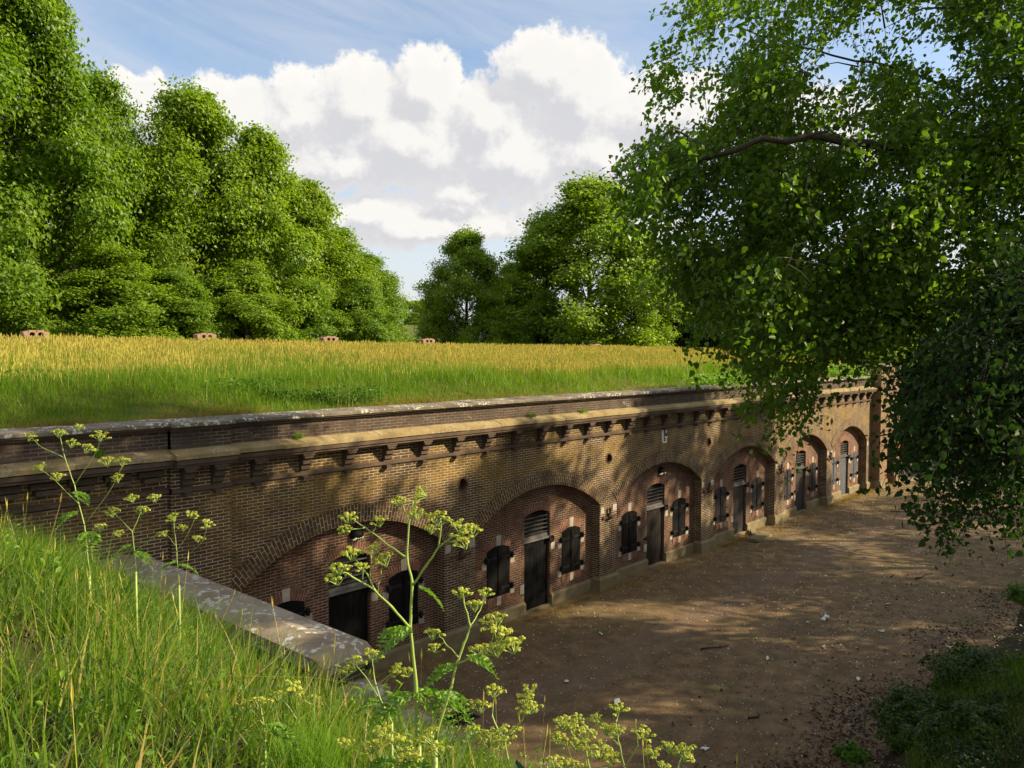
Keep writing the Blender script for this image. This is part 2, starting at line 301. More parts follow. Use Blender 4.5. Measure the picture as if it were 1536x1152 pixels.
# ---------------------------------------------------------------- helpers
def tag(o, label=None, cat=None, group=None, kind=None):
    if label: o['label'] = label
    if cat: o['category'] = cat
    if group: o['group'] = group
    if kind: o['kind'] = kind
    return o
def empty(name, loc, label, cat, group=None):
    o = bpy.data.objects.new(name, None); COL.objects.link(o); o.location = [float(c) for c in loc]; o.empty_display_size = 0.2
    return tag(o, label, cat, group)
def link(name, me, mat, parent=None, world=True):
    o = bpy.data.objects.new(name, me); COL.objects.link(o)
    if mat is not None and len(me.materials) == 0: me.materials.append(mat)
    if parent is not None:
        o.parent = parent
        if world:
            base = Matrix.Identity(4); q = parent
            while q is not None: base = (q.matrix_parent_inverse @ q.matrix_basis if q.parent else q.matrix_basis) @ base; q = q.parent
            o.matrix_parent_inverse = base.inverted()
    return o
class MB:
    """collects polygons for ONE mesh"""
    def __init__(s): s.v = []; s.f = []; s.uv = []; s.has = False
    def poly(s, pts, uv=None):
        i = len(s.v); s.v += [tuple(map(float, p)) for p in pts]; s.f.append(tuple(range(i, i+len(pts))))
        if uv is None: uv = [(0, 0)]*len(pts)
        else: s.has = True
        s.uv += list(uv)
    def box(s, x0, x1, y0, y1, z0, z1):
        p = [(x, y, z) for z in (z0, z1) for y in (y0, y1) for x in (x0, x1)]
        for q in ((0, 2, 3, 1), (4, 5, 7, 6), (0, 1, 5, 4), (2, 6, 7, 3), (0, 4, 6, 2), (1, 3, 7, 5)): s.poly([p[k] for k in q])
    def prism_x(s, x0, x1, prof):
        n = len(prof)
        for k in range(n):
            a, b = prof[k], prof[(k+1) % n]
            s.poly([(x0, *a), (x1, *a), (x1, *b), (x0, *b)])
        s.poly([(x0, *p) for p in prof][::-1]); s.poly([(x1, *p) for p in prof])
    def extrude_y(s, prof, y0, y1):
        n = len(prof)
        for k in range(n):
            a, b = prof[k], prof[(k+1) % n]
            s.poly([(a[0], y0, a[1]), (b[0], y0, b[1]), (b[0], y1, b[1]), (a[0], y1, a[1])])
        s.poly([(p[0], y0, p[1]) for p in prof]); s.poly([(p[0], y1, p[1]) for p in prof][::-1])
    def tube(s, pts, rad_, n=7, cap=True):
        pts = [Vector([float(c) for c in p]) for p in pts]; m = len(pts)
        rs = rad_ if hasattr(rad_, '__len__') else [rad_]*m
        ref = Vector((0.31, 0.17, 0.93)); rings = []
        for k in range(m):
            d = (pts[min(k+1, m-1)] - pts[max(k-1, 0)]); d = d.normalized() if d.length > 1e-9 else Vector((0, 0, 1))
            a = d.cross(ref)
            if a.length < 0.05: a = d.cross(Vector((1, 0, 0)))
            a.normalize(); b = d.cross(a)
            i = len(s.v)
            for j in range(n):
                t_ = 2*math.pi*j/n; s.v.append(tuple(pts[k] + float(rs[k])*(math.cos(t_)*a + math.sin(t_)*b)))
            rings.append(i)
        for k in range(m-1):
            for j in range(n):
                s.f.append((rings[k]+j, rings[k]+(j+1) % n, rings[k+1]+(j+1) % n, rings[k+1]+j)); s.uv += [(0, 0)]*4
        if cap:
            s.f.append(tuple(rings[0]+j for j in range(n))[::-1]); s.uv += [(0, 0)]*n
            s.f.append(tuple(rings[-1]+j for j in range(n))); s.uv += [(0, 0)]*n
    def mesh(s, name, smooth=False):
        me = bpy.data.meshes.new(name); me.from_pydata(s.v, [], s.f)
        if s.has:
            u = me.uv_layers.new(name='UVMap'); u.data.foreach_set('uv', np.array(s.uv, dtype=np.float32).ravel())
        if smooth: me.polygons.foreach_set('use_smooth', np.ones(len(s.f), dtype=bool))
        me.update(); return me
    def build(s, name, mat, parent=None, smooth=False, bevel=0.0, label=None):
        o = link(name, s.mesh(name, smooth), mat, parent)
        if bevel:
            bm = bmesh.new(); bm.from_mesh(o.data); bmesh.ops.remove_doubles(bm, verts=bm.verts, dist=1e-5)
            bmesh.ops.bevel(bm, geom=[e for e in bm.edges if len(e.link_faces) == 2 and e.calc_face_angle(0) > 0.5], offset=bevel, segments=2, affect='EDGES', clamp_overlap=True)
            bm.to_mesh(o.data); bm.free()
        if label: o['label'] = label
        return o
def np_mesh(name, V, quads=None, tris=None, attrs=None, smooth=False):
    """V (n,3); quads (m,4) / tris (k,3) index arrays"""
    me = bpy.data.meshes.new(name); parts = []; tot = []
    for a, c in ((quads, 4), (tris, 3)):
        if a is not None and len(a): parts.append(np.asarray(a, np.int32).ravel()); tot.append(np.full(len(a), c, np.int32))
    li = np.concatenate(parts); lt = np.concatenate(tot); ls = np.concatenate(([0], np.cumsum(lt)[:-1])).astype(np.int32)
    me.vertices.add(len(V)); me.vertices.foreach_set('co', np.asarray(V, np.float32).ravel())
    me.loops.add(len(li)); me.loops.foreach_set('vertex_index', li)
    me.polygons.add(len(lt)); me.polygons.foreach_set('loop_start', ls)
    me.update(calc_edges=True); me.validate()
    if smooth: me.polygons.foreach_set('use_smooth', np.ones(len(lt), dtype=bool))
    for k, a in (attrs or {}).items():
        at_ = me.attributes.new(k, 'FLOAT', 'POINT'); at_.data.foreach_set('value', np.asarray(a, np.float32))
    return me
def unit(a): return a/np.maximum(np.linalg.norm(a, axis=-1, keepdims=True), 1e-9)
def leaf_mesh(name, C, N, size, rng, rnd=None, aspect=0.62, fold=0.25, dirs=None, lobed=False):
    """one folded leaf per centre: 4 verts (far) or 6 verts (near, lobed=True)"""
    n = len(C); size = np.broadcast_to(np.asarray(size, float), (n,))
    if dirs is None: dirs = rng.normal(size=(n, 3))
    N = unit(N); A = unit(dirs - (dirs*N).sum(1, keepdims=True)*N); B = np.cross(N, A)
    L = size[:, None]; Wd = L*aspect*0.5
    if not lobed:
        P0 = C - A*L*0.5; P2 = C + A*L*0.5 - N*L*fold*0.6
        P1 = C + B*Wd + N*L*fold*0.3 - A*L*0.05; P3 = C - B*Wd + N*L*fold*0.3 - A*L*0.05
        V = np.stack([P0, P1, P2, P3], 1).reshape(-1, 3); b = np.arange(n)[:, None]*4
        T = np.concatenate([b+np.array([[0, 1, 2]]), b+np.array([[0, 2, 3]])]); k = 4
    else:
        P0 = C - A*L*0.5; P5 = C + A*L*0.55 - N*L*fold*0.5
        V = np.stack([P0, C - A*L*0.22 + B*Wd + N*L*fold*0.3, C + A*L*0.12 + B*Wd*0.78 + N*L*fold*0.2, P5, C + A*L*0.12 - B*Wd*0.78 + N*L*fold*0.2, C - A*L*0.22 - B*Wd + N*L*fold*0.3], 1).reshape(-1, 3)
        b = np.arange(n)[:, None]*6; T = None; k = 6
        Q = np.concatenate([b+np.array([[0, 1, 2, 3]]), b+np.array([[0, 3, 4, 5]])])
    if rnd is None: rnd = rng.random(n)
    at_ = {'rnd': np.repeat(rnd, k)}
    return np_mesh(name, V, Q if lobed else None, T, at_)
def blades_mesh(name, base, h, wd, lean, rng, rnd, seg=3, curl=0.6):
    """grass blades: base (n,3), lean (n,2) horizontal tip offset as a fraction of height"""
    n = len(base); th = rng.random(n)*2*math.pi; side = np.stack([np.cos(th), np.sin(th), np.zeros(n)], 1)
    rows = []
    for k in range(seg+1):
        t = k/seg; c = base.copy(); c[:, :2] += lean*h[:, None]*(t**1.8); c[:, 2] += h*(t - curl*0.35*t*t*np.linalg.norm(lean, axis=1))
        wk = wd*(1 - t**1.6)*0.5
        if k < seg: rows += [c - side*wk[:, None], c + side*wk[:, None]]
        else: rows += [c]
    V = np.stack(rows, 1); m = V.shape[1]; V = V.reshape(-1, 3); b = np.arange(n)[:, None]*m
    Q = np.concatenate([b+np.array([[2*k, 2*k+1, 2*k+3, 2*k+2]]) for k in range(seg-1)]) if seg > 1 else None
    T = b+np.array([[2*seg-2, 2*seg-1, 2*seg]])
    return np_mesh(name, V, Q, T, {'rnd': np.repeat(rnd, m)})
def heads_mesh(name, top, ln, wd, lean, rng, rnd, stem_from=None):
    """spindle seed heads (two crossed diamonds each) on thin stems"""
    n = len(top); up = unit(np.concatenate([lean*0.6, np.ones((n, 1))], 1)); a = unit(np.cross(up, rng.normal(size=(n, 3)))); b = np.cross(up, a)
    L = ln[:, None]; w_ = wd[:, None]*0.5
    V = [top - up*L*0.5, top + a*w_ - up*L*0.1, top + up*L*0.5, top - a*w_ - up*L*0.1, top + b*w_ - up*L*0.1, top - b*w_ - up*L*0.1]
    Qi = [[0, 1, 2, 3], [0, 4, 2, 5]]
    if stem_from is not None:
        sw = wd[:, None]*0.11; bs = top - up*L*0.5
        V += [stem_from - a*sw, stem_from + a*sw, bs + a*sw, bs - a*sw]; Qi.append([6, 7, 8, 9])
    V = np.stack(V, 1); m = V.shape[1]; V = V.reshape(-1, 3); bb = np.arange(n)[:, None]*m
    return np_mesh(name, V, np.concatenate([bb+np.array([q]) for q in Qi]), None, {'rnd': np.repeat(rnd, m)})

# ================================================================ terrain
def smooth(a, b, x):
    t = np.clip((x-a)/(b-a), 0, 1); return t*t*(3-2*t)
def grid_mesh(name, xs, ys, zf):
    X, Y = np.meshgrid(xs, ys); V = np.stack([X, Y, zf(X, Y)], -1).reshape(-1, 3); nx, ny = len(xs), len(ys)
    i = np.arange(nx-1)[None, :] + (np.arange(ny-1)*nx)[:, None]; i = i.ravel()
    return np_mesh(name, V, np.stack([i, i+1, i+1+nx, i+nx], 1), None, None, True)
def bumps(X, Y, s=1.0):
    return s*(0.06*np.sin(X*1.7+Y*0.9)+0.05*np.sin(Y*2.3-X*1.1+1.0)+0.03*np.sin(X*4.1+2.0)*np.sin(Y*3.7))
g_ = MB(); g_.poly([(-900, -900, -0.03), (1200, -900, -0.03), (1200, 1200, -0.03), (-900, 1200, -0.03)])
tag(g_.build('ground', SOIL_FAR), kind='structure')
def court_z(X, Y): return 0.012*np.sin(X*0.9)*np.sin(Y*0.7+1) + 0.0
c_ = link('courtyard', grid_mesh('courtyard', np.arange(4.5, 90.1, 0.5), np.arange(-16, 0.36, 0.25), lambda X, Y: court_z(X, Y)*np.clip(-Y-0.2, 0, 1)+0.0), COURT); tag(c_, kind='structure')

k_ = MB(); k_.poly([(45.2, -15.9, 0.012), (92, -22, 0.012), (92, 7, 0.012), (45.2, 4, 0.012)])
tag(k_.build('car_park', stone('pale_gravel', (0.26, 0.23, 0.18), (0.40, 0.36, 0.29))), kind='structure')
WX0, WX1 = 4.88, 5.62          # retaining wall coping, from inner to outer edge
def bank_z(X, Y):
    """grass embankment the viewer stands on, ends at the retaining wall, runs out on the right as a low mound"""
    z = 5.45 - 0.60*np.clip(X-1.2, 0, None)
    z = z - 0.30*smooth(3.0, 4.5, X) - 0.28*smooth(-5.6, -6.6, Y)*smooth(2.2, 4.4, X)
    z = np.where(X < 1.2, 5.45 + 0.05*(1.2-X).clip(0, 4), z)
    # beyond the end of the wall the slope runs down to the yard
    beyond = smooth(-8.2, -9.6, Y)
    z2 = 5.45 - 0.52*np.clip(X-1.0, 0, None)
    mound = 0.95*np.exp(-(((X-16.0)/3.6)**2 + ((Y+10.8)/1.75)**2)) + 0.6*np.exp(-(((X-27)/5.0)**2 + ((Y+11.2)/1.7)**2)) - 0.03
    far = np.maximum(mound, 1.2*smooth(-10.5, -15, Y) * smooth(10, 14, X) - 0.1)
    z2 = np.maximum(z2 - 2.2*smooth(-9.3, -8.3, Y), far)
    z = np.where(X <= WX0+0.25, np.where(Y > -8.7, np.maximum(z, 2.2), np.maximum(z2, z*(1-beyond)+z2*beyond)), z2*beyond - 0.25*(1-beyond))
    return z + bumps(X, Y)*np.where(z > 0.1, 1, 0.2)
b_ = link('embankment', grid_mesh('embankment', np.concatenate([np.arange(-9, 5.0, 0.2), [5.02, 5.12, 5.14], np.arange(5.4, 44, 0.3)]), np.concatenate([np.arange(-30, -13, 0.8), np.arange(-13, 0.01, 0.2)]), bank_z), SOIL_BANK); tag(b_, kind='structure')

def roof_z(X, Y):
    z = 5.42 + 0.52*smooth(0.3, 2.6, Y) + 0.50*smooth(2, 14, Y) + 0.10*smooth(30, 5, X)
    z = z - 3.4*smooth(19, 31, Y) - 2.2*smooth(43, 58, X)
    return z + bumps(X, Y, 0.7)
r_ = link('roof_ground', grid_mesh('roof_ground', np.arange(-14, 110, 0.6), np.concatenate([np.arange(0.34, 6, 0.3), np.arange(6, 60, 0.8)]), roof_z), SOIL_ROOF); tag(r_, kind='structure')
def hill_z(X, Y):
    return -1 + 6.3*np.exp(-(((X-79)/16)**2+((Y-80)/13)**2)) + 6.0*np.exp(-(((X-62)/14)**2+((Y-118)/20)**2)) + 5.6*smooth(25, 60, Y)
h_ = link('hill', grid_mesh('hill', np.arange(-60, 220, 4), np.arange(58, 240, 4), hill_z), SOIL_FAR); tag(h_, kind='structure')

# ================================================================ the barracks
ROOT = empty('brick_barracks', (22, 0, 0), 'long brown brick barracks with six arched bays under a grass roof', 'building')
R_ = 0.30; BAYS = [(7.28, 12.29), (13.28, 18.27), (19.10, 24.09), (24.95, 29.93), (30.85, 35.35), (36.00, 40.55)]
SPR, APEX, WTOP = 2.47, 3.31, 5.43
XL, XR = 1.5, 41.25
def arc(c, half, zs, rise):
    R = (half*half+rise*rise)/(2*rise); zc = zs+rise-R
    return R, zc, lambda x: zc + math.sqrt(max(R*R-(x-c)**2, 0))
class Op:
    def __init__(s, x0, x1, zb, zt, n): s.x0, s.x1, s.zb, s.zt, s.n = x0, x1, zb, zt, n
def strips(mb, x0, x1, y, z0, z1, ops, flip=False, breaks=()):
    xs = {round(x0, 5), round(x1, 5)} | {round(b, 5) for b in breaks}
    for o in ops: xs |= {round(o.x0+(o.x1-o.x0)*k/o.n, 5) for k in range(o.n+1)}
    xs = sorted(x for x in xs if x0-1e-6 <= x <= x1+1e-6)
    for a, b in zip(xs[:-1], xs[1:]):
        m = 0.5*(a+b); act = sorted([o for o in ops if o.x0 < m < o.x1], key=lambda o: o.zb(m))
        la, lb = (z0(a), z0(b)) if callable(z0) else (z0, z0)
        for o in act:
            mb.poly([(a, y, la), (b, y, lb), (b, y, o.zb(b)), (a, y, o.zb(a))]); la, lb = o.zt(a), o.zt(b)
        ta, tb = (z1(a), z1(b)) if callable(z1) else (z1, z1)
        mb.poly([(a, y, la), (b, y, lb), (b, y, tb), (a, y, ta)])
def reveal(mb, o, y0, y1, bottom=True):
    xs = [o.x0+(o.x1-o.x0)*k/o.n for k in range(o.n+1)]
    top = [(x, o.zt(x)) for x in xs]; bot = [(x, o.zb(x)) for x in xs]
    loop = [(o.x0, o.zb(o.x0))] + top + [(o.x1, o.zb(o.x1))]
    segs = list(zip(loop[:-1], loop[1:]))
    if bottom: segs += list(zip(bot[1:], bot[:-1]))
    for a, b in segs:
        if abs(a[0]-b[0])+abs(a[1]-b[1]) < 1e-4: continue
        mb.poly([(a[0], y0, a[1]), (a[0], y1, a[1]), (b[0], y1, b[1]), (b[0], y0, b[1])])
VENTS = [(12.87, 3.71), (18.70, 3.73), (24.58, 3.70), (30.42, 3.70), (35.85, 3.68), (6.55, 3.7)]
front = MB(); red = MB(); fops = []
for (a, b) in BAYS:
    c, hf = (a+b)/2, (b-a)/2; R, zc, f = arc(c, hf, SPR, APEX-SPR)
    fops.append(Op(a, b, lambda x: 0.0, f, 28))
def circ(x, z, r, sg):
    return lambda t: z + sg*math.sqrt(max(r*r-(t-x)**2, 0))
vops = [Op(x-0.14, x+0.14, circ(x, z, 0.14, -1), circ(x, z, 0.14, 1), 10) for x, z in VENTS[:5]]
strips(front, XL, XR, 0.0, 0.0, WTOP, fops+vops)
for o in fops: reveal(front, o, 0.0, R_, False)
front.build('wall', BRICK, ROOT)
rv = MB()
for o in vops: reveal(rv, o, 0.0, 0.25)
for (x, z) in VENTS[:5]:
    rv.poly([(x+0.16*math.cos(t), 0.24, z+0.16*math.sin(t)) for t in np.linspace(0, 2*math.pi, 13)[:-1]])
for k, (x, z) in enumerate(VENTS[:5]):
    m = MB(); ring = np.linspace(0, 2*math.pi, 15)[:-1]
    for q in range(14):
        p0, p1 = ring[q], ring[(q+1) % 14]; r0, r1 = 0.125+0.012*math.sin(q*5), 0.17+0.012*math.cos(q*3)
        m.poly([(x+r0*math.cos(p0), -0.012, z+r0*math.sin(p0)), (x+r0*math.cos(p1), -0.012, z+r0*math.sin(p1)), (x+r1*math.cos(p1), -0.006, z+r1*math.sin(p1)), (x+r1*math.cos(p0), -0.006, z+r1*math.sin(p0))])
        m.poly([(x+r0*math.cos(p0), -0.012, z+r0*math.sin(p0)), (x+r0*math.cos(p1), -0.012, z+r0*math.sin(p1)), (x+r0*math.cos(p1), 0.24, z+r0*math.sin(p1)), (x+r0*math.cos(p0), 0.24, z+r0*math.sin(p0))])
    m.poly([(x+0.15*math.cos(t), 0.235, z+0.15*math.sin(t)) for t in ring])
    m.build('air_hole', RUST, ROOT)

# doors and windows of every bay
DOORM = [P_BLACK, P_BLACK, P_BROWN, P_LIT_GREY, P_LIT_GREY, P_LIT_BLUE]  # near bays blackened for shade, far bays lightened for sun
DOORL = [None, None, 'dark brown weathered door', 'grey brown door', 'faded grey door, sunlight put into its colour', 'faded blue grey door, sunlight put into its colour']
for k, ((a, b), fo) in enumerate(zip(BAYS, fops)):
    c = (a+b)/2; dc = c+0.12; sc = 1.0 if k < 4 else (b-a)/5.0
    dw, ww = 0.52, 0.42*sc
    wx = [c-1.38*sc, c+1.56*sc]
    _, _, dt = arc(dc, dw, 2.50, 0.11); dop = Op(dc-dw, dc+dw, lambda x: 0.0, dt, 10)
    ops = [dop]
    for x in wx:
        _, _, t = arc(x, ww, 1.86, 0.10); ops.append(Op(x-ww, x+ww, lambda x_: 0.69, t, 8))
    back = MB(); strips(back, a, b, R_, 0.0, fo.zt, ops, breaks=[a+(b-a)*q/28 for q in range(29)])
    reveal(back, dop, R_, R_+0.16, False)
    for o in ops[1:]: reveal(back, o, R_, R_+0.12)
    back.build('recess_wall', BRICK_RED, ROOT)
    # archivolt of radial bricks
    hf = (b-a)/2; R, zc, _ = arc(c, hf, SPR, APEX-SPR); am = math.asin(hf/R); T = 0.36; am2 = am
    ar = MB(); N = 40; y0 = -0.022
    for q in range(N):
        t0, t1 = -am+2*am*q/N, -am+2*am*(q+1)/N
        def P_(t, r, y): return (c+r*math.sin(t), y, zc+r*math.cos(t))
        u0, u1 = t0*R, t1*R
        ar.poly([P_(t0, R, y0), P_(t1, R, y0), P_(t1, R+T, y0), P_(t0, R+T, y0)], [(0, u0), (0, u1), (T, u1), (T, u0)])
        ar.poly([P_(t0, R+T, y0), P_(t1, R+T, y0), P_(t1, R+T, 0.02), P_(t0, R+T, 0.02)], [(T, u0), (T, u1), (T+.04, u1), (T+.04, u0)])
        ar.poly([P_(t0, R-.004, y0), P_(t1, R-.004, y0), P_(t1, R-.004, R_-.002), P_(t0, R-.004, R_-.002)], [(0, u0), (0, u1), (R_, u1), (R_, u0)])
        if q == 0: ar.poly([P_(t0, R, y0), P_(t0, R+T, y0), P_(t0, R+T, 0.02), P_(t0, R, 0.02)])
        if q == N-1: ar.poly([P_(t1, R, y0), P_(t1, R+T, y0), P_(t1, R+T, 0.02), P_(t1, R, 0.02)])
    ar.build('arch', BRICK_ARCH, ROOT)
    # pale springer blocks
    for x, w_ in ((a-0.12, 0.2), (b+0.10, 0.17)):
        m = MB(); m.box(x-w_/2, x+w_/2, -0.016, 0.05, 2.20, 2.38); m.build('springer_block', STONE_PALE, ROOT, bevel=0.006)
    # door
    dm = DOORM[k]; yb = R_+0.13
    d = MB(); d.box(dc-dw+0.012, dc+dw-0.012, yb-0.05, yb, 0.03, 1.80)
    d.box(dc-dw+0.012, dc+dw-0.012, yb-0.062, yb-0.052, 0.06, 0.20); d.box(dc-dw+0.012, dc+dw-0.012, yb-0.062, yb-0.052, 1.62, 1.74)
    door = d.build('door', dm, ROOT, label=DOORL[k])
    m = MB(); m.box(dc-dw+0.012, dc+dw-0.012, yb-0.115, yb, 1.805, 1.865); m.box(dc-dw+0.012, dc+dw-0.012, yb-0.075, yb, 1.868, 1.95); m.build('transom', WEATHER if k < 4 else SLAT, door, bevel=0.004)
    m = MB()
    for q in range(5):
        z = 1.99+q*0.105; m.extrude_y([(dc-dw+0.03, z), (dc+dw-0.03, z), (dc+dw-0.03, z+0.016), (dc-dw+0.03, z+0.016)], yb-0.085, yb-0.03)
    m.build('louvre', SLAT, door)
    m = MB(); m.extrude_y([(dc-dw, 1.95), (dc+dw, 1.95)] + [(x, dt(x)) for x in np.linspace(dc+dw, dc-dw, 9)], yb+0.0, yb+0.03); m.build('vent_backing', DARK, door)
    m = MB(); m.box(dc+dw-0.06, dc+dw+0.13, R_-0.055, R_+0.08, 1.73, 1.81); m.tube([(dc+dw+0.08, R_-0.04, 1.69), (dc+dw+0.08, R_-0.04, 1.86)], 0.032, 8); m.build('hinge', IRON, door)
    m = MB(); m.box(dc+dw+0.03, dc+dw+0.20, R_-0.012, R_+0.06, 1.48, 1.69); m.build('hinge_block', STONE_PALE, door, bevel=0.006)
    m = MB(); m.box(dc-dw-0.17, dc-dw-0.01, R_-0.012, R_+0.06, 0.55, 0.78); m.build('hinge_block', STONE_PALE, door, bevel=0.006)
    if k in (2, 4): m = MB(); m.box(dc-dw-0.14, dc-dw+0.22, R_-0.06, R_+0.1, 0.93, 1.0); m.tube([(dc-dw+0.12, R_+0.03, 0.97), (dc-dw+0.12, R_-0.05, 0.97)], 0.03, 8); m.build('latch', IRON, door)
    m = MB(); m.box(dc-dw-0.0, dc+dw+0.0, R_-0.05, yb+0.02, 0.0, 0.035); m.build('threshold', STONE_PLINTH, door)
    m = MB(); R2, z2, _ = arc(dc, dw+0.0, 2.50, 0.11); a2 = math.asin(dw/R2)
    for q in range(12):
        t0, t1 = -a2+2*a2*q/12, -a2+2*a2*(q+1)/12
        m.poly([(dc+r*math.sin(t), R_-0.006, z2+r*math.cos(t)) for t, r in ((t0, R2), (t1, R2), (t1, R2+0.22), (t0, R2+0.22))], [(0, t0*R2), (0, t1*R2), (0.21, t1*R2), (0.21, t0*R2)])
    m.build('lintel', BRICK_SOLD, door)
    # shuttered windows
    for x in wx:
        _, _, t = arc(x, ww, 1.86, 0.10)
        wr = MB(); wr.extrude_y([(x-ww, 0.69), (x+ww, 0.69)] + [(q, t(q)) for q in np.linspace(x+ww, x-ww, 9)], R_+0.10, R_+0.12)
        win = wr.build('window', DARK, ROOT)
        for s in (-1, 1):
            m = MB(); e0, e1 = (x-ww+0.012, x-0.006) if s < 0 else (x+0.006, x+ww-0.012)
            m.extrude_y([(e0, 0.70), (e1, 0.70)] + [(q, t(q)-0.012) for q in np.linspace(e1, e0, 5)], R_+0.0, R_+0.045)
            m.box(x-0.035 if s < 0 else x+0.008, x-0.008 if s < 0 else x+0.035, R_-0.018, R_-0.001, 0.72, 1.88)
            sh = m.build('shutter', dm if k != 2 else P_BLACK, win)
        for z in (0.88, 1.66):
            for s in (-1, 1):
                m = MB(); e = x+s*ww
                m.box(min(e-s*0.34, e+s*0.06), max(e-s*0.34, e+s*0.06), R_-0.022, R_-0.004, z-0.028, z+0.028)
                m.tube([(e+s*0.045, R_-0.045, z-0.07), (e+s*0.045, R_-0.045, z+0.07)], 0.042, 8)
                m.tube([(e+s*0.045, R_-0.005, z), (e+s*0.045, R_-0.11, z+0.01)], 0.028, 7); m.build('hinge', IRON, win)
                m = MB(); m.box(min(e+s*0.012, e+s*0.17), max(e+s*0.012, e+s*0.17), R_-0.012, R_+0.05, z-0.22, z-0.055); m.build('hinge_block', STONE_PALE, win, bevel=0.006)
        m = MB(); m.extrude_y([(x-0.075, t(x)+0.006), (x+0.075, t(x)+0.006), (x+0.085, t(x)+0.25), (x-0.085, t(x)+0.25)], R_-0.014, R_+0.05); m.build('keystone', STONE_PALE, win, bevel=0.006)
        m = MB(); m.box(x-0.08, x+0.08, R_-0.03, R_+0.05, 0.47, 0.685); m.build('sill_stone', STONE_PALE, win, bevel=0.006)
        m = MB(); R3, z3, _ = arc(x, ww, 1.86, 0.10); a3 = math.asin(ww/R3)
        for q in range(10):
            t0, t1 = -a3+2*a3*q/10, -a3+2*a3*(q+1)/10
            m.poly([(x+r*math.sin(tt), R_-0.006, z3+r*math.cos(tt)) for tt, r in ((t0, R3), (t1, R3), (t1, R3+0.22), (t0, R3+0.22))], [(0, t0*R3), (0, t1*R3), (0.21, t1*R3), (0.21, t0*R3)])
        m.build('lintel', BRICK_SOLD, win); m = MB()
        m.poly([(x-ww, R_-0.02, 0.49), (x+ww, R_-0.02, 0.49), (x+ww, R_-0.02, 0.685), (x-ww, R_-0.02, 0.685)], [(0, 0), (0, 2*ww), (0.2, 2*ww), (0.2, 0)])
        m.poly([(x-ww, R_-0.02, 0.685), (x+ww, R_-0.02, 0.685), (x+ww, R_+0.1, 0.70), (x-ww, R_+0.1, 0.70)], [(0, 0), (0, 2*ww), (0.1, 2*ww), (0.1, 0)])
        m.build('sill', BRICK_SOLD, win)
    # plinth inside the recess, interrupted by the door
    for x0, x1 in ((a+0.0, dc-dw-0.005), (dc+dw+0.005, b-0.0)):
        m = MB(); m.prism_x(x0+0.002, x1-0.002, [(R_+0.02, 0.0), (R_-0.075, 0.0), (R_-0.075, 0.27), (R_-0.03, 0.32), (R_+0.02, 0.32)]); m.build('plinth', STONE_PLINTH, ROOT)
# plinths of the piers, wrapping into the reveals
ends = [XL] + [e for ab in BAYS for e in ab] + [XR]
for x0, x1 in zip(ends[0::2], ends[1::2]):
    m = MB(); o = 0.075
    xa, xb = x0-(o if x0 > XL else 0), x1+(o if x1 < XR else 0)
    P0 = [(xa, -o), (xb, -o), (xb, R_-0.08), (xa, R_-0.08)]; P1 = [(xa+0.05, -o+0.05), (xb-0.05, -o+0.05), (xb-0.05, R_-0.08), (xa+0.05, R_-0.08)]
    for q in range(4):
        p, n_ = P0[q], P0[(q+1) % 4]; p1, n1 = P1[q], P1[(q+1) % 4]
        m.poly([(*p, 0), (*n_, 0), (*n_, 0.33), (*p, 0.33)]); m.poly([(*p, 0.33), (*n_, 0.33), (*n1, 0.39), (*p1, 0.39)])
    m.poly([(*p, 0.39) for p in P1]); m.build('plinth', STONE_PLINTH, ROOT)
# iron anchors on the piers
for x in (12.78, 18.68, 24.52, 30.40, 35.68):
    m = MB(); m.box(x-0.30, x+0.30, -0.05, 0.0, 2.03, 2.09); m.box(x-0.05, x+0.05, -0.085, 0.0, 1.98, 2.17); m.tube([(x, -0.06, 2.13), (x, -0.07, 2.33)], [0.028, 0.045], 8); m.tube([(x, -0.05, 2.06), (x, -0.16, 2.06)], 0.03, 7)
    m.build('wall_anchor', RUST, ROOT)

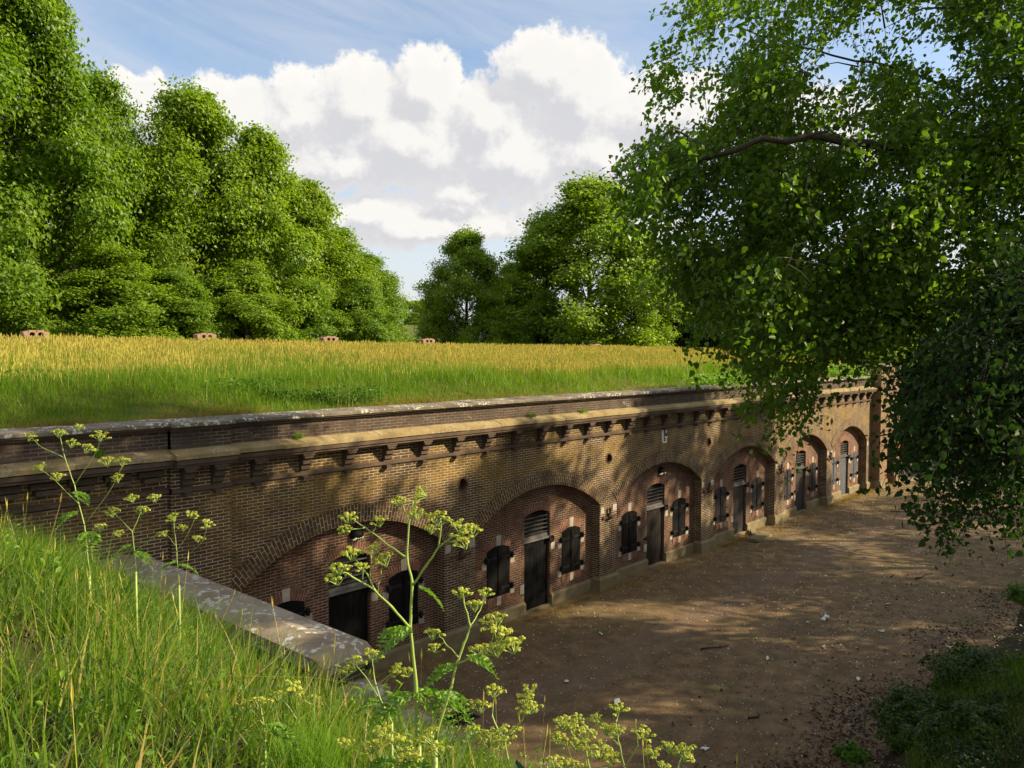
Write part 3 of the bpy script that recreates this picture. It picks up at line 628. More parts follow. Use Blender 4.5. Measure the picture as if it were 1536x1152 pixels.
# pilaster, cornice, parapet
PA, PB, PJ = 6.02, 7.08, 0.11
m = MB(); m.box(PA, PB, -PJ, -0.001, 0.0, WTOP); m.build('pilaster', BRICK, ROOT)
def runs(): return ((XL, PA-0.001, 0.0), (PA, PB, PJ), (PB+0.001, XR, 0.0))
led, cop, cors, sc_, par = MB(), MB(), MB(), MB(), MB()
def jitter_prism(mb, x0, x1, prof, step, rng_):
    """stone course made of blocks with slightly uneven joints"""
    x = x0
    while x < x1-0.05:
        e = min(x+step*rng_.uniform(0.8, 1.2), x1); e = x1 if x1-e < 0.3 else e
        dz, dy = rng_.uniform(-0.006, 0.006), rng_.uniform(-0.006, 0.006)
        mb.prism_x(x+0.002, e-0.003, [(y+dy, z+dz) for y, z in prof]); x = e
rr = random.Random(3)
for x0, x1, j in runs():
    jitter_prism(led, x0-(0.03 if j else 0), x1+(0.03 if j else 0), [(0.02, 4.965), (-0.285-j, 4.975), (-0.285-j, 5.045), (-0.03-j, 5.125), (0.02, 5.125)], 1.1, rr)
    jitter_prism(cop, x0-(0.02 if j else 0), x1+(0.02 if j else 0), [(0.46, 5.505), (-0.16-j, 5.505), (-0.16-j, 5.555), (-0.13-j, 5.575), (0.40, 5.60), (0.46, 5.58)], 0.9, rr)
    cors.prism_x(x0, x1, [(0.0, 4.84), (-0.235-j, 4.84), (-0.235-j, 4.885), (-0.265-j, 4.89), (-0.265-j, 4.96), (0.0, 4.96)])
    cors.prism_x(x0, x1, [(0.3, WTOP+0.001), (-0.075-j, WTOP+0.001), (-0.075-j, 5.47), (-0.13-j, 5.475), (-0.13-j, 5.503), (0.3, 5.503)])
    sc_.prism_x(x0, x1, [(0.0, 4.38), (-0.025-j, 4.38), (-0.055-j, 4.405), (-0.055-j, 4.465), (-0.02-j, 4.47), (0, 4.49)])
    par.prism_x(x0, x1, [(0.0, 5.127), (-0.022-j, 5.127), (-0.022-j, WTOP-0.001), (0.0, WTOP-0.001)])
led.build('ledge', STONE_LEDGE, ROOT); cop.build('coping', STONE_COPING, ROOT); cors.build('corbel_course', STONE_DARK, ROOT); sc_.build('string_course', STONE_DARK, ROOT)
par.build('parapet', BRICK_DARK, ROOT)
BX = [6.27, 6.80] + [7.61+1.0*q for q in range(34)]
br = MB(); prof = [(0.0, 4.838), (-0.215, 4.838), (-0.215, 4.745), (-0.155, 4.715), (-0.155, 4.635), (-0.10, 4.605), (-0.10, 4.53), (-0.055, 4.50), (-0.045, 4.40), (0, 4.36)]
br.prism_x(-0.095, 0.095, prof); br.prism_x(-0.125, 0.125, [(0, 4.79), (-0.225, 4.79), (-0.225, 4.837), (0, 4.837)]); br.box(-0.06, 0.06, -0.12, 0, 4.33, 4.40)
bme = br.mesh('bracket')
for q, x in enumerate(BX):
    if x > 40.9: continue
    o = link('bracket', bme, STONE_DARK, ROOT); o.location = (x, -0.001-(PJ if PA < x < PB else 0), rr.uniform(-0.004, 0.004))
dent = MB(); dent.extrude_y([(-0.14, 4.62), (0.14, 4.62), (0.155, 4.655), (0.14, 4.69), (-0.14, 4.69), (-0.155, 4.655)], -0.14, 0.0); dent.box(-0.2, 0.2, -0.09, 0, 4.71, 4.80)
dme = dent.mesh('dentil')
for q in range(8):
    o = link('dentil', dme, STONE_DARK, ROOT); o.location = (5.72-0.52*q, -0.001, 0)
# the letter on the wall: a tall narrow capital G
m = MB(); gx, gz = 21.52, 3.92; y0, y1 = -0.03, 0.0
def bar(x0, x1, z0, z1): m.box(gx+x0, gx+x1, y0, y1, gz+z0, gz+z1)
bar(0.0, 0.075, 0.05, 0.42); bar(0.035, 0.22, 0.41, 0.47); bar(0.035, 0.27, 0.0, 0.047)
m.extrude_y([(gx+0.223, gz+0.31), (gx+0.27, gz+0.31), (gx+0.27, gz+0.47), (gx+0.223, gz+0.47)], y0, y1)
bar(0.223, 0.27, 0.05, 0.16); bar(0.16, 0.32, 0.163, 0.195)
m.build('letter', WHITE, ROOT, label='white capital G on the wall')
# wall lamps above two doors
for x, z in ((10.06, 2.97), (21.97, 2.97)):
    m = MB(); n = 12
    for q in range(n):
        for r in range(4):
            def S_(i, j): th, ph = math.pi*2*i/n, math.pi/2*j/4; return (x+0.17*math.cos(th)*math.cos(ph), R_-0.004-0.16*abs(math.sin(ph)), z+0.02+0.125*math.sin(th)*math.cos(ph))
            m.poly([S_(q, r), S_(q+1, r), S_(q+1, r+1), S_(q, r+1)])
    lamp = m.build('wall_lamp', IRON, ROOT, smooth=True)
    m = MB(); m.prism_x(x-0.095, x+0.095, [(R_-0.04, z-0.085), (R_-0.10, z-0.08), (R_-0.135, z-0.055), (R_-0.135, z-0.035), (R_-0.04, z-0.035)]); m.build('lamp_glass', LAMPGLASS, lamp, bevel=0.015)
    m = MB(); m.tube([(x, R_, z+0.1), (x+0.02, R_-0.012, z+0.35)], 0.01, 6)
    for dx in (-0.055, 0, 0.055): m.box(x+dx-0.006, x+dx+0.006, R_-0.145, R_-0.09, z-0.088, z-0.03)
    m.build('lamp_guard', IRON, lamp)
# body behind the facade
m = MB(); m.box(XL, XR, 0.80, 18, -0.1, 5.30); m.build('vault_body', BRICK_DARK, ROOT)

# projecting end pavilion
END = empty('end_pavilion', (42.8, -0.2, 0), 'ochre brick end pavilion projecting past the last arched bay', 'building')
m = MB(); ex0, ex1, ey = 41.25, 44.3, -0.42
_, _, t = arc(42.95, 0.62, 2.0, 0.45); op = Op(42.33, 43.57, lambda x: 0.0, t, 12)
strips(m, ex0, ex1, ey, 0.0, 6.05, [op]); reveal(m, op, ey, 0.5, False)
m.poly([(ex0, ey, 0), (ex0, 3.0, 0), (ex0, 3.0, 6.05), (ex0, ey, 6.05)]); m.poly([(ex1, ey, 0), (ex1, 3.0, 0), (ex1, 3.0, 6.05), (ex1, ey, 6.05)]); m.poly([(ex0, ey, 6.05), (ex1, ey, 6.05), (ex1, 3, 6.05), (ex0, 3, 6.05)])
m.build('wall', BRICK_FAR, END)
m = MB(); m.box(42.33, 43.57, 0.42, 0.5, 0.0, 2.5); m.build('gate', P_BROWN, END)
for x0, x1 in ((ex0-0.07, 42.26), (43.64, ex1+0.07)): m = MB(); m.box(x0, x1, ey-0.07, ey+0.4, 0, 0.42); m.build('plinth', STONE_PLINTH, END)
m = MB(); m.box(ex0-0.06, ex1+0.06, ey-0.09, 0.6, 6.051, 6.16); m.build('coping', STONE_COPING, END)
m = MB()
for q in range(9): m.box(ex0+0.2+q*0.31, ex0+0.36+q*0.31, ey-0.05, ey-0.001, 5.72, 5.93)
m.build('dentil_row', BRICK_FAR, END)
m = MB()
for a_ in ((42.45, 43.05, 5.28, 5.32), (42.45, 43.05, 4.83, 4.87), (42.45, 42.49, 4.874, 5.276), (43.01, 43.05, 4.874, 5.276)): m.box(a_[0], a_[1], ey-0.03, ey-0.001, a_[2], a_[3])
m.build('plaque_frame', IRON, END)

# retaining wall with lichened coping slab, stepping down in front of its end
RW = empty('retaining_wall', (5.2, -4, 0), 'lichen spotted stone coped retaining wall beside the grass bank', 'wall')
m = MB(); m.box(4.98, 5.52, -5.85, -0.03, 0.0, 3.27); m.build('wall', BRICK_DARK, RW)
m = MB(); ys = [-0.02, -1.9, -3.85, -5.98]
for ya, yb_ in zip(ys[:-1], ys[1:]):
    ya -= 0.004; z = 3.50
    p = [(WX0, 3.30), (WX1, 3.30), (WX1, 3.40), (WX1-0.05, 3.47), (WX0+0.30, 3.53), (WX0, 3.45)]
    yl = yb_ if yb_ > -5.9 else yb_+0.16
    m.extrude_y(p, yl, ya)
    if yb_ < -5.9:   # hipped end
        q0 = [(x, yl, z_) for x, z_ in p]; q1 = [(x, yb_, 3.30 if z_ < 3.42 else 3.39) for x, z_ in p]
        for k in range(6): m.poly([q0[k], q0[(k+1) % 6], q1[(k+1) % 6], q1[k]])
        m.poly(q1)
m.build('coping', STONE_WING, RW)
m = MB(); m.extrude_y([(5.0, 0), (5.45, 0), (5.45, 2.9), (5.0, 2.9)], -9.3, -5.855); m.build('lower_wall', BRICK_DARK, RW)
m = MB()
for q in range(9):
    y = -5.99-0.36*q; z = 3.12-0.062*q-(0.03 if q % 3 == 1 else 0)
    m.extrude_y([(4.96, z-0.16), (5.50, z-0.16), (5.50, z-0.02), (5.44, z+0.02), (5.0, z+0.02)], y-0.35, y)
m.build('lower_coping', STONE_WING, RW)

# ================================================================ trees
def base_z(x, y):
    a, b = np.array([[x]]), np.array([[y]])
    if y > 58: return float(hill_z(a, b)[0, 0])
    if y > 0.3 and x < 109: return float(roof_z(a, b)[0, 0])
    if x < 44 and y < 0: return max(0.0, float(bank_z(a, b)[0, 0]))
    return 0.0
def make_tree(seed, H, R, t0, leafsize, nlobe, nsprig, nleaf, shape=0.8, bark=None):
    """trunk + limbs mesh and leaf mesh, base at the origin"""
    rng = np.random.default_rng(seed); rn = random.Random(seed)
    zc0 = H*t0; lob = []
    for i in range(nlobe):
        t = rng.random()**0.85
        if i < 3: t = 0.93+0.03*i
        prof = math.sin(math.pi*min(1, 0.14+0.84*t**shape))**0.75
        th = i*2.399+rng.uniform(-.5, .5); rho = R*prof*(rng.uniform(0.25, 1.0)**0.5)*rng.uniform(0.75, 1.12)
        rl = R*rng.uniform(0.17, 0.33)*(0.65+0.35*prof)
        lob.append((rho*math.cos(th), rho*math.sin(th), zc0+(H-zc0-rl*0.7)*t, rl))
    L = np.array(lob)
    tr = MB(); hb = H*0.8
    n = 9; lean = (rng.uniform(-.3, .3), rng.uniform(-.3, .3))
    tp = [(lean[0]*(k/n)**2*2+0.12*math.sin(k*1.3+seed), lean[1]*(k/n)**2*2+0.12*math.cos(k*1.7+seed), hb*k/n) for k in range(n+1)]
    tp[0] = (0, 0, -0.4); r0 = H*0.0145
    tr.tube(tp, [r0*1.35*(1-0.87*k/n)+0.01 for k in range(n+1)], 8)
    for (x, y, z, rl) in lob:
        zs = max(zc0*0.75, min(hb*0.95, z - math.hypot(x, y)*rng.uniform(0.5, 0.9))); k = zs/hb*n; i = min(int(k), n-1); f = k-i
        p0 = [tp[i][c]*(1-f)+tp[i+1][c]*f for c in range(3)]; p2 = [x, y, z]
        pm = [p0[0]*0.5+x*0.5+rng.normal()*0.15, p0[1]*0.5+y*0.5+rng.normal()*0.15, p0[2]*0.55+z*0.45-rng.uniform(0, .25)]
        rb = r0*(1-0.85*zs/hb)*0.55
        tr.tube([p0, [(p0[c]*.5+pm[c]*.5)+rng.normal()*0.05 for c in range(3)], pm, p2], [rb, rb*0.8, rb*0.55, rb*0.22], 5, False)
        for q in range(4):
            d = rng.normal(size=3); d /= np.linalg.norm(d); e = np.array(p2)+d*rl*0.95
            tr.tube([pm if q < 2 else p2, (np.array(pm if q < 2 else p2)+e)/2+rng.normal(size=3)*0.08, e], [rb*0.28, rb*0.18, rb*0.05], 4, False)
    li = np.repeat(np.arange(nlobe), nsprig); dd = unit(rng.normal(size=(len(li), 3))+np.array([0, 0, 0.25]))
    out = L[li][:, :3]-np.array([0, 0, zc0+(H-zc0)*0.4]); dd = unit(dd+0.55*unit(out))
    sc_ = L[li][:, :3]+dd*(L[li][:, 3]*np.where(rng.random(len(li)) < 0.10, rng.uniform(1.05, 1.55, len(li)), rng.uniform(0.45, 1.08, len(li))))[:, None]*np.array([1, 1, 0.85])
    ci = np.repeat(np.arange(len(sc_)), nleaf); sig = 0.085*R*0.8
    C = sc_[ci]+rng.normal(size=(len(ci), 3))*sig*np.array([1.15, 1.15, 0.6])
    N = dd[ci]*0.7+np.array([0, 0, 0.75])+rng.normal(size=(len(ci), 3))*0.6
    rnd = np.clip(rng.random(len(ci))*0.55+rng.random(len(sc_))[ci]*0.3+rng.random(nlobe)[li][ci]*0.25-0.05, 0, 1)
    lm = leaf_mesh('crown', C, N, leafsize*rng.uniform(0.65, 1.25, len(ci)), rng, rnd, 0.72, 0.35)
    return tr.mesh('trunk', True), lm
TPL = [make_tree(11, 18, 5.0, 0.10, 0.25, 78, 25, 34), make_tree(23, 18, 4.4, 0.12, 0.25, 74, 25, 34, 0.9), make_tree(37, 18, 5.2, 0.06, 0.25, 80, 25, 34, 0.7),
       make_tree(41, 18, 5.8, 0.14, 0.25, 80, 25, 34, 0.75), make_tree(59, 18, 6.6, 0.02, 0.33, 70, 26, 30, 0.6), make_tree(71, 18, 5.0, 0.16, 0.26, 38, 14, 24, 0.75)]
TPLR = [5.0, 4.4, 5.2, 5.8, 6.6, 5.0]
TM = {}
def put_tree(x, y, top, R, tpl, leaf, label, group=None, name='broadleaf_tree', rot=None, bk=None):
    z = base_z(x, y); H = top-z; key = (tpl, leaf.name)
    if key not in TM:
        a, b = TPL[tpl]; a2, b2 = a.copy(), b.copy(); a2.materials.append(bk or BARK); b2.materials.append(leaf); TM[key] = (a2, b2)
    e = empty(name, (x, y, z), label, 'tree' if 'tree' in name else 'bush', group)
    s = R/TPLR[tpl]; e.scale = (s, s, H/18.0); e.rotation_euler = (0, 0, rot if rot is not None else random.uniform(0, 6.28))
    for nm, me in zip(('trunk', 'crown'), TM[key]): link(nm, me, None, e, False)
    return e
def px_tree(u, vtop, depth, rpx, tpl, leaf, label, group=None, name='broadleaf_tree', rot=None):
    p = at(u, 520, depth); top = at(u, vtop, depth)[2]
    return put_tree(p[0], p[1], top, rpx*depth/FPX, tpl, leaf, label, group, name, rot)
G1 = 'tall trees behind the left half of the grass roof'; G2 = 'trees behind the right half of the grass roof'
px_tree(-70, -60, 33, 150, 0, LEAF_OAK, 'tall dense tree cut off by the left picture edge', G1, rot=1.0)
px_tree(45, -30, 35, 128, 2, LEAF_OAK, 'tallest lit tree of the left row, reaching the top of the sky', G1, rot=2.2)
px_tree(150, 125, 39, 112, 3, LEAF_OAK, 'broad tree just right of the tallest left tree, below the small white cloud', G1, rot=0.3)
px_tree(288, 146, 42, 118, 3, LEAF_FAR, 'pointed bright green tree rising highest over the white cloud edge', G1, rot=4.0)
px_tree(392, 206, 44, 98, 0, LEAF_FAR, 'bright tree with a ragged twin top right of the pointed tree', G1, rot=5.2)
px_tree(455, 276, 47, 92, 2, LEAF_FAR, 'tree with thin spike of twigs on the right shoulder of the left row', G1, rot=3.1)
px_tree(503, 348, 49, 82, 0, LEAF_FAR, 'medium sloping tree two before the end of the left row', G1, rot=0.9)
px_tree(548, 385, 52, 70, 3, LEAF_OAK, 'low rounded tree next to last in the left row', G1, rot=2.7)
px_tree(568, 412, 55, 44, 2, LEAF_FAR, 'lowest rounded tree ending the left row at the gap', G1, rot=1.7)
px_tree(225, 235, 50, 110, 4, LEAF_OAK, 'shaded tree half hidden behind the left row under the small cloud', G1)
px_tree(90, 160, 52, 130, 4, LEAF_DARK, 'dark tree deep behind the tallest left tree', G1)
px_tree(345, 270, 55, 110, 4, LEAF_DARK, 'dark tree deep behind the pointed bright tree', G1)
G3 = 'bushes at the back edge of the meadow'
for u, v, dp, r, lb, lf in ((20, 380, 33, 90, 'wide leafy bush behind the leftmost roof vent', LEAF_OAK), (165, 372, 35, 105, 'bright bush between the two leftmost roof vents', LEAF_FAR),
                        (262, 408, 37, 80, 'low bush just left of the second roof vent', LEAF_OAK), (365, 400, 40, 92, 'bush between the second and third roof vents', LEAF_FAR),
                        (455, 425, 43, 70, 'bush left above the third roof vent', LEAF_OAK), (545, 430, 46, 62, 'dense bush right of the third roof vent at the gap', LEAF_OAK)):
    px_tree(u, v, dp, r, 4, lf, lb, G3, 'bush')
px_tree(622, 452, 125, 26, 2, LEAF_FAR, 'small far tree in the gap left of the lone trunk tree')
px_tree(632, 452, 140, 22, 3, LEAF_OAK, 'tiny distant tree at the foot of the clouds in the gap')
px_tree(700, 350, 62, 66, 3, LEAF_FAR, 'round tree on a clear dark trunk standing alone by the gap', G2, rot=1.2)
px_tree(655, 428, 66, 30, 4, LEAF_DARK, 'dark shrub on the small bank left of the lone trunk tree', G3, 'bush')
px_tree(768, 398, 68, 46, 1, LEAF_FAR, 'slim light tree between the lone trunk tree and the big crown', G2, rot=0.2)
px_tree(884, 275, 62, 125, 3, LEAF_FAR, 'big broad bright crowned tree right of the cloud gap', G2, rot=4.4)
px_tree(815, 335, 66, 66, 0, LEAF_FAR, 'shadier tree pressed against the left of the big crown', G2, rot=2.0)
px_tree(952, 345, 60, 62, 2, LEAF_FAR, 'lit tree at the right flank of the big crown', G2, rot=2.0)
px_tree(735, 440, 60, 50, 4, LEAF_FAR, 'pale low bush right beside the lone dark trunk', G3, 'bush')
px_tree(815, 440, 61, 55, 4, LEAF_OAK, 'dark green bush under the left side of the big crown', G3, 'bush')
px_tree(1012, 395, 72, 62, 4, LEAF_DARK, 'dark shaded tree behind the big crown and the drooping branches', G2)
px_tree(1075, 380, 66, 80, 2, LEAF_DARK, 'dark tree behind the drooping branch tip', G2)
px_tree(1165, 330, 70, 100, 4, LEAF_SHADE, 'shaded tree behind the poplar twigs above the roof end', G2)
px_tree(1290, 400, 60, 75, 2, LEAF_FAR, 'sunlit tree glowing through the poplar twigs behind the pavilion', G2)
px_tree(1385, 405, 64, 90, 3, LEAF_FAR, 'sunlit tree right of the end pavilion seen through dark oak leaves', G2)
put_tree(50.0, -0.9, 4.2, 2.6, 4, LEAF_FAR, 'bright bush beside the bicycle past the end pavilion', None, 'bush')
put_tree(47.0, 1.4, 6.8, 2.4, 4, LEAF_FAR, 'tall bright bush behind the corner of the end pavilion', None, 'bush')
px_tree(1500, 400, 75, 120, 0, LEAF_FAR, 'tall tree far behind the car park, mostly hidden by dark oak leaves', G2)
# the row on the opposite side of the yard, right of the picture: it shades the yard and the facade
G4 = 'tall trees on the bank across the yard, right of the picture'
for x, y, top, R, tp in ((23.5, -17.5, 17.0, 4.6, 5), (30, -18.0, 17.6, 4.8, 5), (36.5, -16.6, 18.0, 4.6, 5), (43.0, -18.0, 18.0, 4.6, 5), (49.0, -17.0, 14.0, 3.6, 5), (33, -24, 19, 5, 5), (42, -25, 19, 5, 5), (24.5, -20.5, 10.5, 4.2, 4)):
    put_tree(x, y, top, R, tp, LEAF_SHADE, 'tall shady tree in the row on the bank across the yard', G4)

# ---------------------------------------------------------------- the two near trees on the right
def inside(poly, P):
    x, y = P[:, 0], P[:, 1]; r = np.zeros(len(P), bool); n = len(poly)
    for i in range(n):
        (x0, y0), (x1, y1) = poly[i], poly[(i+1) % n]
        with np.errstate(divide='ignore', invalid='ignore'):
            r ^= ((y0 > y) != (y1 > y)) & (x < (x1-x0)*(y-y0)/((y1-y0) or 1e-9)+x0)
    return r
def near_tree(name, label, seed, poly, dens_f, dmin, dmax, ncl, nleaf, leaf, lsz, droop, trunk_px, trunk_d, bark_, limbs, lobed=True, r0=0.2, spread=0.16, clumps=0):
    rng = np.random.default_rng(seed); lo = np.min(poly, 0); hi = np.max(poly, 0); pts = []
    if clumps:
        cc = rng.uniform(lo, hi, (clumps*3, 2)); cc = cc[inside(poly, cc)][:clumps]; cd = rng.uniform(dmin, dmax, len(cc)); cr = rng.uniform(26, 62, len(cc))
    while len(pts) < ncl:
        if clumps and rng.random() < (0.78 if len(pts) % 5 else 0.0):
            i = rng.integers(len(cc)); off_ = rng.normal(size=2)*cr[i]*0.5; q = cc[i]+off_; d = cd[i]+rng.normal()*cr[i]*cd[i]/FPX*0.8
        else: q = rng.uniform(lo, hi); d = rng.uniform(dmin, dmax)
        if not inside(poly, q[None])[0]: continue
        if rng.random() > dens_f(q[0], q[1]): continue
        pts.append(at(q[0], q[1], d))
    A = np.array(pts); n = len(A)
    tz = at(trunk_px, 600, trunk_d); bx, by = tz[0], tz[1]; bz = base_z(bx, by)
    root = empty(name, (bx, by, bz), label, 'tree'); tr = MB()
    top = 13.5
    tp = [(bx+0.25*math.sin(k*0.9+seed), by+0.2*math.cos(k*1.1+seed), bz-0.3+(top-bz)*k/10) for k in range(11)]
    tr.tube(tp, [r0*(1.3-1.15*k/10) for k in range(11)], 10)
    # limbs run from the trunk through the twig clusters
    nodes = [np.array(p) for p in tp[2:]]
    for lp in limbs:
        P = [np.array(at(u, v, d)) for u, v, d in lp[0]]; k = int(np.argmin([np.linalg.norm(np.array(p)-P[0]) + abs(p[2]-P[0][2]) for p in tp])); P = [np.array(tp[k])]+P
        # smooth the limb
        Q = []
        for i in range(len(P)-1):
            for s in range(4): t = s/4; Q.append(P[i]*(1-t)+P[i+1]*t+np.array([0, 0, 0.08*math.sin(math.pi*t)])+rng.normal(size=3)*0.012)
        Q.append(P[-1]); tr.tube(Q, list(np.linspace(lp[1], lp[1]*0.3, len(Q))), 7); nodes += Q[2:]
    NP = np.array(nodes); order = np.argsort(np.linalg.norm(A-np.array([bx, by, 8])[None], axis=1))
    for c, i in enumerate(order):
        d = np.linalg.norm(NP-A[i], axis=1)+0.4*np.maximum(0, A[i, 2]-NP[:, 2]); j = int(np.argmin(d)); p0 = NP[j]; p1 = A[i]
        if c % 6 == 0:
            ln = np.linalg.norm(p1-p0); k = max(2, int(ln/0.5)); Q = [p0+(p1-p0)*t+np.array([0, 0, 0.12*ln*math.sin(math.pi*t)])+rng.normal(size=3)*0.03*(0 < t < 1) for t in np.linspace(0, 1, k+1)]
            tr.tube(Q, list(np.linspace(min(0.03, 0.006+0.012*ln), 0.004, len(Q))), 5, False); NP = np.concatenate([NP, np.array(Q[1:])])
    C, N, Dr, Rn = [], [], [], []
    out = unit(A-np.array([bx, by, 9.0]))
    for i in range(n):
        ln = rng.uniform(0.3, 0.75)*droop[1]; dirv = unit(out[i]*np.array([1, 1, .3])*(1-droop[0])+np.array([0, 0, -1.0])*droop[0]+rng.normal(size=3)*0.35)
        t = rng.random(nleaf); cur = A[i]+dirv*(t*ln)[:, None]+np.array([0, 0, -1])*(t**2*ln*0.35)[:, None]
        tr.tube([A[i], A[i]+dirv*ln*0.5+np.array([0, 0, -0.09*ln]), A[i]+dirv*ln+np.array([0, 0, -0.35*ln])], [0.0055, 0.004, 0.002], 3, False)
        C.append(cur+rng.normal(size=(nleaf, 3))*spread*0.5*np.array([1, 1, .8])); N.append(rng.normal(size=(nleaf, 3))*0.75+np.array([0, 0, 0.55])+out[i]*0.35)
        Dr.append(np.tile(dirv*0.7+np.array([0, 0, -0.5]), (nleaf, 1))+rng.normal(size=(nleaf, 3))*0.6); Rn.append(np.clip(rng.random(nleaf)*0.6+rng.random()*0.4, 0, 1))
    C, N, Dr, Rn = map(np.concatenate, (C, N, Dr, Rn))
    me = leaf_mesh('crown', C, N, lsz*rng.uniform(0.55, 1.2, len(C)), rng, Rn, 0.8, 0.3, Dr, lobed)
    tr.build('trunk', bark_, root, True); link('crown', me, leaf, root)
    return root
POP = [(990, 70), (1035, 10), (1060, -60), (1700, -180), (1720, 460), (1400, 500), (1330, 500), (1248, 505), (1230, 600), (1200, 635), (1165, 605), (1140, 540), (1110, 515), (1078, 500), (1045, 445), (1010, 400), (990, 350), (955, 290), (955, 215), (970, 175), (1004, 140)]
POP_GAPS = [(1062, 100, 48, 50), (1042, 150, 40, 36), (1110, 40, 36, 40), (1328, 30, 58, 55), (1250, 92, 34, 45), (1405, 45, 46, 55), (1000, 165, 26, 20)]
def pop_d(u, v):
    for gu, gv, ga, gb in POP_GAPS:
        if ((u-gu)/ga)**2+((v-gv)/gb)**2 < 1: return 0.03
    if 1028 < u < 1100 and 95 < v < 165: return 0.06
    if u > 1400 and v > 170: return 1.0
    if v > 500: return 0.9
    if 1360 < u < 1470 and 10 < v < 110: return 0.2
    if v < 120 and u < 1420: return 0.7 if (1080 < u < 1260 or u > 1290) else 0.85
    if v < 200 and 1190 < u < 1330: return 0.35
    if v < 170 and u < 1100: return 0.8
    return 0.95
POPLAR = near_tree('poplar_tree', 'drooping light green poplar hanging over the yard at upper right', 5, POP, pop_d, 9.6, 14.2, 4600, 24, LEAF_POP, 0.085, (0.55, 1.0), 1690, 12.5, BARK,
          [([(1500, 300, 11.6), (1380, 240, 10.6), (1270, 213, 9.9), (1180, 212, 9.6), (1100, 225, 9.6), (1010, 270, 10.4)], 0.075),
           ([(1530, 200, 12.6), (1400, 120, 12.4), (1280, 90, 12.2), (1150, 70, 12.0)], 0.035),
           ([(1520, 330, 12.2), (1380, 370, 11.5), (1260, 430, 11.0), (1200, 500, 10.8), (1195, 600, 10.6)], 0.05),
           ([(1530, 250, 12.8), (1350, 300, 13.2), (1200, 330, 13.4), (1080, 390, 13.4), (1040, 460, 13.3)], 0.05)], True, 0.24, 0.14, 170)
OAK = [(1365, 560), (1372, 600), (1345, 632), (1352, 670), (1392, 690), (1404, 730), (1425, 762), (1440, 792), (1456, 796), (1480, 772), (1536, 752), (1720, 790), (1720, 330), (1540, 340), (1500, 420), (1430, 500)]
def oak_d(u, v): return (0.33 if u < 1500 else 0.45) if v > 630 else (0.75 if u < 1420 else 0.95)
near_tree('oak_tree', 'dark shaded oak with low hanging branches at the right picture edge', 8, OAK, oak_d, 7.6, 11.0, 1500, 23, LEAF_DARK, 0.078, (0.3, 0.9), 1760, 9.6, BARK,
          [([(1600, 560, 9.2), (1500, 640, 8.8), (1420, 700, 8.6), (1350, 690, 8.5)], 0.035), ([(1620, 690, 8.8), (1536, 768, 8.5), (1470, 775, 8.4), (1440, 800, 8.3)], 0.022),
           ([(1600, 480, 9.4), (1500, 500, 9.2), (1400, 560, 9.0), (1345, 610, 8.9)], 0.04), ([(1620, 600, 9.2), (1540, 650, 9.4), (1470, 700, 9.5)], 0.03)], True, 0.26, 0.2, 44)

for pts_, r_ in (([(1178, 402, 9.4), (1186, 385, 9.35), (1190, 366, 9.35), (1215, 360, 9.4)], 0.010), ([(1186, 385, 9.35), (1168, 384, 9.3), (1155, 388, 9.3)], 0.006), ([(1182, 395, 9.35), (1200, 405, 9.3), (1218, 425, 9.25)], 0.007), ([(1186, 387, 9.35), (1205, 390, 9.3), (1235, 395, 9.3)], 0.005),
                 ([(1258, 355, 9.6), (1275, 340, 9.55), (1292, 350, 9.5), (1296, 385, 9.5)], 0.007), ([(1258, 355, 9.6), (1285, 358, 9.6), (1312, 392, 9.5)], 0.006)):
    m = MB(); m.tube([at(*q) for q in pts_], list(np.linspace(r_, r_*0.4, len(pts_))), 6); m.build('dead_twig', BARK_PALE, POPLAR, True)

# ================================================================ grass
rng = np.random.default_rng(99)
def vnoise(x, y, s, seed=0):
    r = np.random.default_rng(seed); v = np.zeros_like(x)
    for k in range(6):
        a = r.uniform(0, 6.28); f = s*r.uniform(0.6, 1.7); v += np.sin((x*math.cos(a)+y*math.sin(a))*f+r.uniform(0, 6.28))
    return 0.5+v/7.0
# bank in front: long uneven grass
n = 150000; x = rng.uniform(-0.6, 9.0, n); y = rng.uniform(-12.6, -0.02, n); z = bank_z(x, y)
d = np.hypot(x, y+13); keep = (d > 1.25) & (((x < 4.96) & (y > -8.8)) | (y <= -8.8)) & (z > 0.35) & ((x < 5.6) | (rng.random(n) < 0.5))
cg = vnoise(x*1.0, y*1.0, 5.5, 41)
keep &= (x < 4.45) | (y > -3.4) | (y < -6.3) | (rng.random(n) < 0.35)
keep &= (rng.random(n) < np.clip(1.25-0.05*d, 0.55, 1)*np.clip(0.25+1.3*cg, 0.2, 1))
x, y, z, d, cg = x[keep], y[keep], z[keep], d[keep], cg[keep]; n = len(x); cl = vnoise(x, y, 2.4, 1); cl2 = vnoise(x, y, 0.9, 2)
h = rng.uniform(0.16, 0.50, n)*(0.65+0.7*cl)*np.where(d < 3, 0.8, 1.0)*np.where(y < -8.8, 0.75, 1)
h *= 1-0.55*smooth(3.6, 4.6, x)
lean = rng.normal(size=(n, 2))*np.where(rng.random(n) < 0.25, 0.75, 0.28)[:, None]+np.array([0.10, -0.05])
rnd = np.clip(rng.random(n)**1.6*0.86+0.30*(cl2-0.3)+0.0+np.where(rng.random(n) < 0.05+0.16*(cg < 0.33), 0.5, 0), 0, 1)
o = link('bank_grass', blades_mesh('bank_grass', np.stack([x, y, z-0.03], 1), h, np.where(rng.random(n) < 0.3, rng.uniform(0.010, 0.017, n), rng.uniform(0.004, 0.009, n)), lean, rng, rnd, 4, 0.7), GRASS_BANK); tag(o, 'long uneven green grass on the bank in front', 'grass', kind='stuff')
